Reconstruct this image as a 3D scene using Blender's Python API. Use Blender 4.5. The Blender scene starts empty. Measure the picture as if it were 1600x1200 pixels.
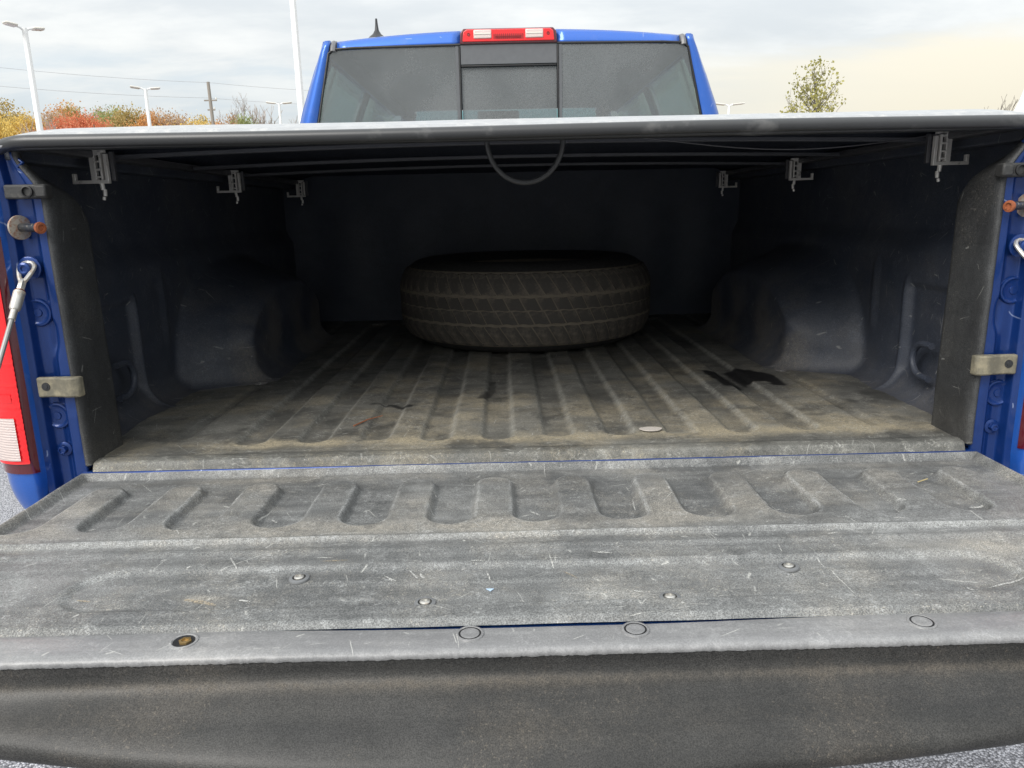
import bpy, math, random
import numpy as np
from mathutils import Matrix, Vector
rng = np.random.RandomState(7); random.seed(7)
S = bpy.context.scene
col = S.collection
GZ = -0.88                                   # ground level; the bed floor is z = 0
# ------------------------------------------------------------------ camera
F_PX, PITCH, YAW, ROLL = 1179.25, 0.2260, 0.0074, -0.0223
CAM = np.array([-0.0388, -1.2469, 0.4082])
_fw = np.array([math.sin(YAW)*math.cos(PITCH), math.cos(YAW)*math.cos(PITCH), -math.sin(PITCH)])
_r = np.array([math.cos(YAW), -math.sin(YAW), 0.0]); _u = np.cross(_r, _fw)
_r, _u = _r*math.cos(ROLL)+_u*math.sin(ROLL), _u*math.cos(ROLL)-_r*math.sin(ROLL)
cd = bpy.data.cameras.new('camera'); cam = bpy.data.objects.new('camera', cd); col.objects.link(cam)
cd.sensor_width = 36; cd.lens = F_PX/1600*36; cd.clip_start = 0.02; cd.clip_end = 3000
cam.matrix_world = Matrix(((_r[0], _u[0], -_fw[0], CAM[0]), (_r[1], _u[1], -_fw[1], CAM[1]), (_r[2], _u[2], -_fw[2], CAM[2]), (0, 0, 0, 1)))
S.camera = cam
def at(px, py, Y):                            # a point of the photograph at depth Y in the place
    d = _fw*F_PX + _r*(px-800) + _u*(600-py); t = (Y-CAM[1])/d[1]
    return CAM + t*d
# ------------------------------------------------------------------ light
SUN_EL, SUN_AZ = math.radians(38), math.radians(-142)     # azimuth from +Y, clockwise
S.view_settings.view_transform = 'Standard'; S.view_settings.look = 'None'
S.view_settings.gamma = 1; S.view_settings.use_curve_mapping = False
S.view_settings.exposure = 1.1
w = bpy.data.worlds.new('World'); S.world = w; w.use_nodes = True
sd = bpy.data.lights.new('sun', 'SUN'); sun = bpy.data.objects.new('sun', sd); col.objects.link(sun)
sd.energy = 1.5; sd.angle = math.radians(35); sd.color = (1.0, 0.97, 0.92)
_sdir = Vector((math.sin(SUN_AZ)*math.cos(SUN_EL), math.cos(SUN_AZ)*math.cos(SUN_EL), math.sin(SUN_EL)))
sun.rotation_euler = _sdir.to_track_quat('Z', 'Y').to_euler()

# ------------------------------------------------------------------ node helpers
class NT:
    def __init__(s, nt): s.t = nt; s.n = nt.nodes; s.l = nt.links
    def add(s, ty, **kw):
        n = s.n.new(ty)
        for k, v in kw.items(): setattr(n, k, v)
        return n
    def set(s, sock, v):
        if v is None: return
        if hasattr(v, 'is_output'): s.l.new(v, sock)
        else:
            if isinstance(v, (tuple, list)) and sock.type == 'RGBA' and len(v) == 3: v = (*v, 1)
            sock.default_value = v
    def math(s, op, a, b=None, c=None, clamp=False):
        n = s.add('ShaderNodeMath', operation=op, use_clamp=clamp)
        s.set(n.inputs[0], a)
        if b is not None: s.set(n.inputs[1], b)
        if c is not None: s.set(n.inputs[2], c)
        return n.outputs[0]
    def mul(s, a, b): return s.math('MULTIPLY', a, b)
    def sub(s, a, b): return s.math('SUBTRACT', a, b)
    def plus(s, a, b): return s.math('ADD', a, b)
    def mx(s, a, b): return s.math('MAXIMUM', a, b)
    def vmath(s, op, a, b=None):
        n = s.add('ShaderNodeVectorMath', operation=op); s.set(n.inputs[0], a)
        if b is not None:
            if op == 'SCALE': s.set(n.inputs['Scale'], b)
            else: s.set(n.inputs[1], b)
        return n.outputs[0]
    def coord(s, kind='Object'): return s.add('ShaderNodeTexCoord').outputs[kind]
    def sep(s, v):
        n = s.add('ShaderNodeSeparateXYZ'); s.set(n.inputs[0], v); return n.outputs
    def comb(s, x, y, z):
        n = s.add('ShaderNodeCombineXYZ'); [s.set(n.inputs[i], v) for i, v in enumerate((x, y, z))]; return n.outputs[0]
    def noise(s, scale, detail=2, rough=.5, vec=None, dist=0, out='Fac'):
        n = s.add('ShaderNodeTexNoise'); s.set(n.inputs['Vector'], vec)
        n.inputs['Scale'].default_value = scale; n.inputs['Detail'].default_value = detail
        n.inputs['Roughness'].default_value = rough; n.inputs['Distortion'].default_value = dist
        return n.outputs[out]
    def rng(s, x, a, b, c=0., d=1., smooth=True):
        n = s.add('ShaderNodeMapRange', interpolation_type='SMOOTHSTEP' if smooth else 'LINEAR')
        s.set(n.inputs[0], x)
        for i, v in enumerate((a, b, c, d)): s.set(n.inputs[i+1], v)
        return n.outputs[0]
    def mix(s, f, a, b, mode='MIX'):
        n = s.add('ShaderNodeMix', data_type='RGBA', blend_type=mode)
        s.set(n.inputs[0], f); s.set(n.inputs[6], a); s.set(n.inputs[7], b)
        return n.outputs[2]
    def attr(s, name):
        return s.add('ShaderNodeAttribute', attribute_name=name).outputs['Fac']
    def stretch(s, v, sc): return s.vmath('MULTIPLY', v, sc)
    def bump(s, h, strength=.3, dist=.002):
        n = s.add('ShaderNodeBump'); n.inputs['Strength'].default_value = strength; n.inputs['Distance'].default_value = dist
        s.set(n.inputs['Height'], h); return n.outputs[0]
    def strokes(s, vec, scale, length, width, dens, a0=0., a1=3.1416, seed=0., bend=.25):
        """random short scratches: one possible stroke per voronoi cell"""
        v = s.vmath('SCALE', vec, scale); v = s.vmath('ADD', v, (seed, seed*1.7, 0))
        wob = s.noise(1.6, 1, .5, v, out='Color'); wob = s.vmath('SCALE', s.vmath('SUBTRACT', wob, (.5, .5, .5)), bend)
        v = s.vmath('ADD', v, wob)
        n = s.add('ShaderNodeTexVoronoi', voronoi_dimensions='2D'); s.set(n.inputs['Vector'], v); n.inputs['Scale'].default_value = 1
        d = s.vmath('SUBTRACT', v, n.outputs['Position'])
        c = s.sep(n.outputs['Color'])
        ang = s.rng(c[0], 0, 1, a0, a1, False)
        r = s.add('ShaderNodeVectorRotate', rotation_type='Z_AXIS'); s.set(r.inputs['Vector'], d); s.set(r.inputs['Angle'], ang)
        q = s.sep(r.outputs[0])
        ln = s.mul(s.plus(c[2], .25), length)
        fx = s.rng(s.math('DIVIDE', s.math('ABSOLUTE', q[0]), ln), .55, 1, 1, 0)
        fy = s.rng(s.math('ABSOLUTE', q[1]), width*.3, width, 1, 0)
        on = s.math('GREATER_THAN', c[1], 1-dens)
        return s.mul(s.mul(fx, fy), on)

MATS = {}
def new_mat(name):
    m = bpy.data.materials.new(name); m.use_nodes = True; MATS[name] = m
    t = NT(m.node_tree); b = m.node_tree.nodes['Principled BSDF']
    return m, t, b
def P(b, **kw):
    for k, v in kw.items(): b.inputs[k.replace('_', ' ')].default_value = v
def simple(name, c, rough=.5, metal=0, coat=0, var=.15, scale=40, bump=0, spec=.5, dirt=None, dirt_amt=.4, dirt_scale=20, trans=0, emit=None, bscale=300):
    m, t, b = new_mat(name); o = t.coord()
    P(b, Roughness=rough, Metallic=metal, Coat_Weight=coat, Specular_IOR_Level=spec, Transmission_Weight=trans)
    n = t.noise(scale, 4, .6, o)
    c0 = tuple(x*(1-var) for x in c); c1 = tuple(min(1, x*(1+var)) for x in c)
    cc = t.mix(n, c0, c1)
    if dirt:
        dm = t.rng(t.noise(dirt_scale, 6, .65, o), .62-dirt_amt*.35, .72, 0, 1)
        cc = t.mix(dm, cc, dirt)
        t.set(b.inputs['Roughness'], t.rng(dm, 0, 1, rough, max(rough, .75)))
        if metal: t.set(b.inputs['Metallic'], t.rng(dm, 0, 1, metal, 0))
    else:
        t.set(b.inputs['Roughness'], t.rng(t.noise(scale*2.3, 3, .6, o), .3, .7, rough*.85, min(1, rough*1.15)))
    t.set(b.inputs['Base Color'], cc)
    if bump: t.set(b.inputs['Normal'], t.bump(t.noise(bscale, 3, .6, o), bump, .002))
    if emit: P(b, Emission_Color=(*emit[0], 1), Emission_Strength=emit[1])
    return m

def liner(name, base, worn, dust, dust_amt=.5, scratch=.6, axes='xy', rough=.55, grain=430, gcon=.5, streak=None, edge_amt=.6, chalk=.5, sscale=1., gbump=.5, sa=(0., 3.1416), spec=.45, grime=.35, speck=.35, webamt=.35):
    """black bed-liner plastic with grain, scuffs, scratches and dust"""
    m, t, b = new_mat(name); o = t.coord()
    x = t.sep(o)
    v = {'xy': o, 'xz': t.comb(x[0], x[2], 0), 'yz': t.comb(x[1], x[2], 0)}[axes]
    g1 = t.noise(grain, 1, .7, o); fine = t.noise(150, 2, .6, o); big = t.noise(5, 3, .6, o); mid = t.noise(22, 4, .6, o)
    st = streak or (14, 14, 14); sn = t.noise(1, 4, .6, t.stretch(o, st))
    var = t.plus(t.plus(t.mul(big, .40), t.mul(sn, .40)), t.plus(t.mul(mid, .15), t.mul(fine, .10)))
    c = t.mix(t.rng(var, .40, .68), base, worn)
    # chalky scuffed patches
    ch = t.mul(t.rng(t.noise(9, 5, .72, o, .5), .54, .70), t.rng(fine, .35, .65, .35, 1))
    c = t.mix(t.mul(ch, chalk), c, tuple(min(1, k*1.7) for k in worn))
    # dust
    dn = t.noise(6.5, 5, .66, t.vmath('ADD', o, (3.1, 1.7, .4)))
    dm = t.mul(t.rng(t.plus(dn, t.mul(t.attr('dirt'), .35)), .46, .74), dust_amt)
    dm = t.mul(t.math('ADD', dm, t.mul(t.attr('dirt'), .75), clamp=True), t.rng(fine, .3, .7, .55, 1.))
    c = t.mix(dm, c, dust)
    # grime that darkens, pale specks, and a web of hairline scuffs
    gr = t.rng(t.noise(13, 5, .7, t.vmath('ADD', o, (7.3, 2.2, 1.1))), .50, .66)
    c = t.mix(t.mul(gr, grime), c, tuple(k*.62 for k in base))
    spk = t.rng(t.noise(330, 2, .6, o), .60, .68)
    c = t.mix(t.mul(t.mul(spk, t.rng(dn, .40, .62)), speck), c, tuple(min(1, k*1.15) for k in dust))
    wn = t.noise(17, 5, .62, t.stretch(o, (1, 1.6, 1.6)), .4); web = t.rng(t.math('ABSOLUTE', t.sub(wn, .5)), .002, .011, 1, 0)
    wn2 = t.noise(30, 4, .6, t.vmath('ADD', o, (1.3, 4.2, 2.)), .6); web2 = t.rng(t.math('ABSOLUTE', t.sub(wn2, .52)), .003, .016, 1, 0)
    web = t.mul(t.mx(web, t.mul(web2, .7)), t.mul(t.rng(mid, .42, .6), t.rng(fine, .4, .6, .2, 1)))
    c = t.mix(t.mul(web, webamt), c, tuple(min(1, k*2.0) for k in worn))
    if streak:
        hs = t.rng(t.noise(1, 3, .6, t.stretch(o, tuple(k*q for k, q in zip(streak, (2.2, 4.5, 4.5))))), .56, .70)
        c = t.mix(t.mul(t.mul(hs, t.rng(fine, .4, .6, .25, 1)), webamt*.35), c, tuple(min(1, k*1.5) for k in worn))
    # worn edges
    e = t.mul(t.attr('edge'), t.rng(t.noise(110, 3, .7, o), .34, .62, .15, 1))
    c = t.mix(t.mul(e, edge_amt), c, tuple(min(1, k*1.8) for k in worn))
    # scratches
    s1 = t.strokes(v, 12*sscale, .34, .011, .32, seed=1.3, bend=.08, a0=sa[0], a1=sa[1])
    s2 = t.strokes(v, 24*sscale, .40, .020, .32, seed=5.1, bend=.10, a0=sa[0], a1=sa[1])
    s3 = t.strokes(v, 5*sscale, .36, .0034, .22, seed=9.4, bend=.06)
    s4 = t.strokes(v, 30*sscale, .22, .06, .20, seed=3.3)
    sc = t.mx(t.mx(t.mul(s1, .9), t.mul(s2, .7)), t.mx(t.mul(s3, .9), t.mul(s4, .7)))
    sc = t.mul(sc, t.rng(t.noise(14, 3, .6, o), .35, .6))
    c = t.mix(t.mul(sc, scratch), c, (.50, .50, .47))
    # grain
    gv = t.rng(g1, .25, .75, 1-gcon, 1+gcon)
    c = t.mix(1., c, gv, 'MULTIPLY')
    # stains
    c = t.mix(t.attr('stain'), c, (.006, .006, .007))
    t.set(b.inputs['Base Color'], c)
    t.set(b.inputs['Roughness'], t.rng(t.plus(dm, t.mul(sc, scratch)), 0, 1, rough, .85))
    P(b, Specular_IOR_Level=spec)
    t.set(b.inputs['Normal'], t.bump(g1, gbump, .0015))
    return m

# ------------------------------------------------------------------ mesh helpers
class MB:
    def __init__(s): s.v = []; s.f = []; s.att = {}
    def poly(s, vs, fs):
        o = len(s.v); s.v += [tuple(map(float, p)) for p in vs]; s.f += [tuple(i+o for i in f) for f in fs]; return s
    def box(s, c, d, rot=None):
        x, y, z = d[0]/2, d[1]/2, d[2]/2
        vs = [Vector(p) for p in ((-x,-y,-z),(x,-y,-z),(x,y,-z),(-x,y,-z),(-x,-y,z),(x,-y,z),(x,y,z),(-x,y,z))]
        if rot is not None: vs = [rot @ p for p in vs]
        vs = [p+Vector(c) for p in vs]
        return s.poly(vs, [(0,3,2,1),(4,5,6,7),(0,1,5,4),(1,2,6,5),(2,3,7,6),(3,0,4,7)])
    def prism(s, pts, y0, y1, axis=1):
        """closed outline (two coords) extruded along an axis"""
        def mk(a, b, k): return {0: (k, a, b), 1: (a, k, b), 2: (a, b, k)}[axis]
        n = len(pts); vs = [mk(a, b, y0) for a, b in pts]+[mk(a, b, y1) for a, b in pts]
        fs = [tuple(range(n-1, -1, -1)), tuple(range(n, 2*n))]+[(i, (i+1) % n, n+(i+1) % n, n+i) for i in range(n)]
        return s.poly(vs, fs)
    def tube(s, pts, r, n=10, cap=True):
        pts = [Vector(p) for p in pts]; rs = r if isinstance(r, (list, tuple)) else [r]*len(pts)
        vs = []; prev = None
        for i, p in enumerate(pts):
            a = pts[max(0, i-1)]; b = pts[min(len(pts)-1, i+1)]; d = (b-a).normalized()
            if prev is None:
                h = Vector((0, 0, 1)) if abs(d.z) < .9 else Vector((1, 0, 0)); x = d.cross(h).normalized()
            else: x = (prev-d*prev.dot(d)).normalized()
            prev = x; y = d.cross(x)
            for k in range(n):
                an = 2*math.pi*k/n; vs.append(p+(x*math.cos(an)+y*math.sin(an))*rs[i])
        m = len(pts); fs = [(i*n+k, i*n+(k+1) % n, (i+1)*n+(k+1) % n, (i+1)*n+k) for i in range(m-1) for k in range(n)]
        if cap: fs += [tuple(range(n-1, -1, -1)), tuple((m-1)*n+k for k in range(n))]
        return s.poly(vs, fs)
    def lathe(s, prof, c=(0, 0, 0), d=(0, 0, 1), n=32):
        """profile (r, h) turned about direction d through c"""
        q = Vector(d).to_track_quat('Z', 'Y'); c = Vector(c); vs = []; m = len(prof)
        for k in range(n):
            a = 2*math.pi*k/n
            for r, h in prof: vs.append(c+q @ Vector((r*math.cos(a), r*math.sin(a), h)))
        fs = [(k*m+i, ((k+1) % n)*m+i, ((k+1) % n)*m+i+1, k*m+i+1) for k in range(n) for i in range(m-1)]
        return s.poly(vs, fs)
    def grid(s, PX, PY, PZ, flip=False, **att):
        nu, nv = PX.shape; o = len(s.v)
        s.v += list(map(tuple, np.stack([PX, PY, PZ], -1).reshape(-1, 3).tolist()))
        I = np.arange(nu*nv).reshape(nu, nv)+o
        q = np.stack([I[:-1, :-1], I[1:, :-1], I[1:, 1:], I[:-1, 1:]], -1).reshape(-1, 4)
        if flip: q = q[:, ::-1]
        s.f += list(map(tuple, q.tolist()))
        for k, a in att.items(): s.att.setdefault(k, []).append((o, np.asarray(a, np.float32).reshape(-1)))
        return s
    def mesh(s, name, smooth=35):
        me = bpy.data.meshes.new(name); me.from_pydata(s.v, [], s.f); me.update()
        if smooth:
            me.polygons.foreach_set('use_smooth', [True]*len(me.polygons)); me.set_sharp_from_angle(angle=math.radians(smooth))
        for k, parts in s.att.items():
            a = np.zeros(len(s.v), np.float32)
            for o, x in parts: a[o:o+len(x)] = x
            me.attributes.new(k, 'FLOAT', 'POINT').data.foreach_set('value', a)
        return me
    def build(s, name, mat, parent=None, smooth=35, bevel=0, seg=2, thick=0, sub=0):
        off = Vector((0, 0, 0)); q = parent
        while q is not None: off += q.location; q = q.parent
        if off.length > 0: s.v = [(a-off.x, b-off.y, c-off.z) for a, b, c in s.v]
        o = bpy.data.objects.new(name, s.mesh(name, smooth)); col.objects.link(o); o.parent = parent
        m = MATS[mat] if isinstance(mat, str) else mat
        o.data.materials.append(m)
        if thick: md = o.modifiers.new('solid', 'SOLIDIFY'); md.thickness = thick; md.offset = -1
        if bevel: md = o.modifiers.new('bevel', 'BEVEL'); md.width = bevel; md.segments = seg; md.limit_method = 'ANGLE'; md.angle_limit = math.radians(40)
        if sub: md = o.modifiers.new('sub', 'SUBSURF'); md.levels = sub; md.render_levels = sub
        return o
def tag(o, label=None, cat=None, group=None, kind=None):
    for k, v in (('label', label), ('category', cat), ('group', group), ('kind', kind)):
        if v: o[k] = v
    return o
def empty(name, loc, label, cat, group=None):
    o = bpy.data.objects.new(name, None); col.objects.link(o); o.location = loc; o.empty_display_size = .1
    return tag(o, label, cat, group)
def sstep(a, b, x):
    t = np.clip((x-a)/(b-a), 0, 1); return t*t*(3-2*t)
def wav(x, y, k=1., seed=0):
    r = np.random.RandomState(seed); z = 0*x
    for i in range(7):
        a, b, p = r.randn()*k*(1+i*.6), r.randn()*k*(1+i*.6), r.rand()*7; z = z+np.sin(a*x+b*y+p)/(1+i*.5)
    return z/3
def segd(x, y, pts):
    """distance to a polyline"""
    d = np.full(x.shape, 9.)
    for (x0, y0), (x1, y1) in zip(pts[:-1], pts[1:]):
        dx, dy = x1-x0, y1-y0; t = np.clip(((x-x0)*dx+(y-y0)*dy)/(dx*dx+dy*dy+1e-12), 0, 1)
        d = np.minimum(d, np.hypot(x-x0-t*dx, y-y0-t*dy))
    return d
def inpoly(x, y, pts):
    c = np.zeros(x.shape, bool); n = len(pts)
    for i in range(n):
        (x0, y0), (x1, y1) = pts[i], pts[(i+1) % n]
        if y0 == y1: continue
        c ^= ((y0 > y) != (y1 > y)) & (x < (x1-x0)*(y-y0)/(y1-y0)+x0)
    return c
def spoly(x, y, pts, soft):
    d = segd(x, y, pts+[pts[0]]); return sstep(-soft, soft, np.where(inpoly(x, y, pts), d, -d))

# ------------------------------------------------------------------ world
t = NT(w.node_tree); bg = w.node_tree.nodes['Background']
sky = t.add('ShaderNodeTexSky', sky_type='NISHITA'); sky.sun_disc = False
sky.sun_elevation = SUN_EL; sky.sun_rotation = SUN_AZ; sky.air_density = 1.2; sky.dust_density = 2.5
dirv = t.coord('Generated'); dx, dy, dz = t.sep(dirv)
den = t.math('ADD', t.mx(dz, 0.0), .16)
uv = t.comb(t.math('DIVIDE', dx, den), t.math('DIVIDE', dy, den), 0)
cl = t.noise(.75, 7, .52, t.stretch(uv, (1.0, 1.25, 1)), .25)
cl2 = t.noise(2.6, 6, .6, t.stretch(uv, (.7, 1.2, 1)), .2)
body = t.rng(t.plus(t.mul(cl, .60), t.mul(cl2, .40)), .40, .62)
body = t.mul(body, t.sub(1., t.mul(t.mul(t.rng(dx, .1, .45), t.rng(dz, .18, .26)), .65)))
ccol = t.mix(body, (3.70, 3.88, 3.98), (4.85, 4.90, 4.80))
# clear, warm strip of horizon ahead and to the right; paler blue gaps ahead and to the left
side = t.rng(dx, -.25, .55)
low = t.rng(t.plus(dz, t.mul(t.sub(cl2, .5), .07)), .150, .188, 1, 0)
front = t.rng(dy, -.2, .5)
warm = t.mul(t.mul(low, side), front)
ccol = t.mix(warm, ccol, (5.25, 4.85, 3.95))
cool = t.mul(t.mul(low, t.sub(1., side)), t.rng(cl2, .35, .6, 1, .35))
ccol = t.mix(t.mul(cool, .55), ccol, (3.7, 4.2, 4.55))
cie = t.math('DIVIDE', t.plus(t.mul(t.mx(dz, 0.), 2.), 1.), 1.42)      # standard overcast luminance, zenith three times the horizon
ccol = t.mix(1., ccol, t.comb(cie, cie, cie), 'MULTIPLY')
t.set(bg.inputs['Color'], t.mix(.93, sky.outputs[0], ccol)); bg.inputs['Strength'].default_value = .1

# ------------------------------------------------------------------ materials
liner('tailgate_liner_plastic', (.094, .097, .098), (.192, .196, .194), (.34, .315, .27), dust_amt=.38, scratch=.72, gcon=.46, edge_amt=.80, chalk=.45, gbump=.22, grain=640, streak=(3, 55, 40), grime=.38, speck=.55, webamt=.50)
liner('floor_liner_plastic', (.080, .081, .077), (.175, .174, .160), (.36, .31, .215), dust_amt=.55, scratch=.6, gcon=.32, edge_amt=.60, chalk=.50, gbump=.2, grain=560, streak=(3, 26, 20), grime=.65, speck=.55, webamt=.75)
liner('wall_liner_plastic', (.040, .049, .072), (.058, .065, .083), (.17, .155, .135), dust_amt=.20, scratch=.45, axes='yz', gcon=.25, edge_amt=.6, chalk=.5, gbump=.12, grain=600, grime=.3, speck=.35, webamt=.5)  # bluish lift in the colour stands in for haze inside the bed
liner('bulkhead_plastic', (.034, .043, .066), (.044, .053, .076), (.10, .09, .08), dust_amt=.1, scratch=0., axes='xz', gcon=.2, chalk=.15, gbump=.1, grain=500, grime=.2, speck=.1, webamt=.1)  # same bluish haze mixed into the colour
liner('post_liner_plastic', (.028, .029, .031), (.046, .048, .050), (.16, .15, .13), dust_amt=.14, scratch=.40, axes='yz', gcon=.42, edge_amt=.9, chalk=.25, gbump=.4, grain=620, grime=.3, speck=.35, webamt=.25)
liner('spoiler_plastic', (.024, .024, .0235), (.046, .045, .043), (.130, .110, .086), dust_amt=.22, scratch=0., axes='xz', gcon=.45, edge_amt=.4, chalk=.10, spec=.30, rough=.42, gbump=.15, grain=760, streak=(2.0, 40, 60), grime=.3, speck=.32, webamt=.0)
liner('edge_cap_plastic', (.165, .166, .170), (.235, .235, .237), (.33, .30, .26), dust_amt=.14, scratch=.75, gcon=.12, edge_amt=.35, chalk=.30, rough=.38, sscale=1.6, gbump=.06, grain=600, streak=(6, 60, 40), grime=.15, speck=.15, webamt=.25)
def paint(name, c, dusty=.12, coat=.9):
    m, t, b = new_mat(name); o = t.coord()
    fl = t.noise(2500, 1, .5, o)
    cc = t.mix(t.rng(fl, .3, .7), tuple(k*.85 for k in c), tuple(k*1.15 for k in c))
    dm = t.mul(t.rng(t.noise(18, 7, .7, o), .5, .75), dusty)
    cc = t.mix(dm, cc, (.30, .27, .24))
    ch = t.mul(t.strokes(t.comb(t.sep(o)[0], t.sep(o)[2], 0), 26, .4, .035, .16, seed=2.), .5)
    cc = t.mix(ch, cc, (.35, .42, .6))
    t.set(b.inputs['Base Color'], cc); t.set(b.inputs['Roughness'], t.rng(dm, 0, .3, .36, .6))
    P(b, Metallic=.40, Coat_Weight=coat, Coat_Roughness=.06, Specular_IOR_Level=.35)
    return m
paint('blue_paint', (.020, .110, .46), .06); paint('shaded_blue_paint', (.006, .034, .165), .06, .5)  # second one is the body blue with shade darkened into the colour
simple('black_rubber', (.028, .028, .028), .6, dirt=(.10, .095, .085), dirt_amt=.25, dirt_scale=30, bump=.3)
simple('tan_rubber', (.13, .12, .09), .65, dirt=(.26, .23, .16), dirt_amt=.7, dirt_scale=45, bump=.3, var=.3)
simple('black_plastic', (.022, .023, .025), .45, bump=.15)
simple('sky_sheen_vinyl', (.34, .35, .36), .30, spec=.8, bump=.35, bscale=700, dirt=(.46, .46, .455), dirt_amt=.45, dirt_scale=60)  # black cover coloured pale, standing in for sky reflected along its edge
simple('underside', (.040, .048, .072), .7)  # black underside, lifted towards blue for the haze under the cover
simple('seal_roll', (.030, .031, .033), .38, spec=.6, dirt=(.09, .09, .09), dirt_amt=.15, dirt_scale=12)
simple('aluminium', (.74, .72, .70), .42, metal=.35, dirt=(.22, .20, .19), dirt_amt=.22, dirt_scale=50)
simple('washer_grey', (.15, .155, .16), .5)
simple('bow_bar', (.06, .063, .075), .5)
simple('dull_bar', (.10, .10, .11), .45, metal=.4)
simple('rusty_steel', (.42, .38, .32), .5, metal=.5, dirt=(.22, .075, .03), dirt_amt=.62, dirt_scale=160)
simple('rust', (.30, .085, .03), .75, dirt=(.12, .035, .015), dirt_amt=.5, dirt_scale=200)
simple('zinc', (.50, .49, .46), .42, metal=.75, dirt=(.32, .24, .17), dirt_amt=.42, dirt_scale=90)
simple('pin_steel', (.055, .06, .066), .35, metal=.6, dirt=(.2, .17, .14), dirt_amt=.2, dirt_scale=120)
simple('cable_steel', (.30, .30, .29), .45, metal=.6)
simple('brass', (.35, .24, .10), .4, metal=.8, dirt=(.06, .04, .03), dirt_amt=.4, dirt_scale=150)
simple('red_lens', (.72, .004, .008), .12, coat=1, var=.05, emit=((1, .01, .01), .05))
simple('maroon_lens', (.085, .006, .012), .18, coat=.8)
simple('white_lens', (.60, .50, .47), .15, coat=1, bump=.6, var=.1)
simple('dark_red', (.22, .002, .004), .2, coat=.6)
simple('seam_black', (.012, .012, .013), .5)
simple('ditch_grey', (.16, .16, .165), .4)
simple('trim_black', (.02, .02, .022), .3)
simple('window_surround', (.105, .11, .118), .4)
simple('cabin_dark', (.012, .012, .013), .8)
simple('headliner', (.05, .05, .05), .9)
simple('tire_rubber', (.070, .063, .056), .8, dirt=(.17, .145, .115), dirt_amt=.5, dirt_scale=35, bump=.4)
simple('tire_groove_dust', (.185, .158, .122), .9, var=.3)
simple('sidewall_rubber', (.030, .029, .029), .65, bump=.2)
simple('wheel_steel', (.10, .10, .105), .4, metal=.7)
simple('white_pole', (.82, .82, .81), .5)
simple('lamp_grey', (.66, .63, .57), .5)
simple('wire_grey', (.42, .42, .43), .6)
simple('wood_pole', (.27, .24, .21), .85)
simple('white_body', (.80, .80, .78), .35, coat=.4)
simple('bark', (.16, .14, .12), .9)
simple('pale_bark', (.42, .37, .34), .9)
simple('twig', (.30, .11, .05), .7)
simple('straw', (.42, .34, .16), .8)
simple('pale_chip', (.50, .46, .42), .8, var=.35, scale=300)
simple('blue_chip', (.42, .55, .70), .5)
def leafmat(name, c1, c2):
    m, t, b = new_mat(name); o = t.coord()
    r = t.add('ShaderNodeObjectInfo').outputs['Random']
    n = t.noise(.55, 3, .6, o); f = t.noise(6, 2, .5, o)
    cc = t.mix(t.rng(t.plus(t.mul(n, .7), t.mul(f, .4)), .40, .70), c1, c2)
    t.set(b.inputs['Base Color'], cc); P(b, Roughness=.7, Specular_IOR_Level=.2)
    tr = t.add('ShaderNodeBsdfTranslucent'); t.set(tr.inputs['Color'], cc)
    mx = t.add('ShaderNodeMixShader'); mx.inputs[0].default_value = .35
    t.l.new(b.outputs[0], mx.inputs[1]); t.l.new(tr.outputs[0], mx.inputs[2])
    t.l.new(mx.outputs[0], m.node_tree.nodes['Material Output'].inputs['Surface'])
leafmat('leaf_olive', (.36, .29, .11), (.56, .43, .19)); leafmat('leaf_green', (.26, .31, .12), (.42, .44, .20))  # tree line leaf colours are lightened to stand in for haze and backlight
leafmat('leaf_orange', (.56, .27, .10), (.70, .42, .17)); leafmat('leaf_red', (.62, .20, .11), (.74, .33, .19))
leafmat('leaf_yellow', (.62, .45, .12), (.76, .58, .20)); leafmat('leaf_brown', (.44, .30, .19), (.58, .42, .28))
leafmat('leaf_young', (.26, .25, .08), (.46, .42, .14))
def glass(name, tint, dusty, dustc, rough=.03):
    m, t, b = new_mat(name); o = t.coord()
    n = t.n; tr = t.add('ShaderNodeBsdfTransparent'); tr.inputs['Color'].default_value = (*tint, 1)
    gl = t.add('ShaderNodeBsdfGlossy'); gl.inputs['Roughness'].default_value = rough
    lw = t.add('ShaderNodeLayerWeight'); lw.inputs['Blend'].default_value = .5; fres = t.math('ADD', t.mul(t.math('POWER', lw.outputs['Facing'], 5.), .9), .04)
    df = t.add('ShaderNodeBsdfDiffuse')
    sp = t.noise(230, 2, .7, o); bl = t.noise(2.5, 3, .5, o)
    t.set(df.inputs['Color'], t.mix(t.rng(sp, .3, .7), tuple(k*.93 for k in dustc), tuple(k*1.07 for k in dustc)))
    a = t.add('ShaderNodeMixShader'); t.set(a.inputs[0], t.mul(t.rng(bl, .3, .7, dusty*.8, dusty*1.2), t.rng(sp, .3, .7, .95, 1.05)))
    t.l.new(tr.outputs[0], a.inputs[1]); t.l.new(df.outputs[0], a.inputs[2])
    c = t.add('ShaderNodeMixShader'); t.set(c.inputs[0], fres); t.l.new(a.outputs[0], c.inputs[1]); t.l.new(gl.outputs[0], c.inputs[2])
    t.l.new(c.outputs[0], n['Material Output'].inputs['Surface'])
glass('tinted_glass', (.50, .58, .60), .39, (.27, .28, .285)); glass('windshield_glass', (.45, .85, .9), .03, (.2, .2, .2)); glass('side_glass', (.85, .92, .86), .04, (.2, .2, .2))
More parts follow.
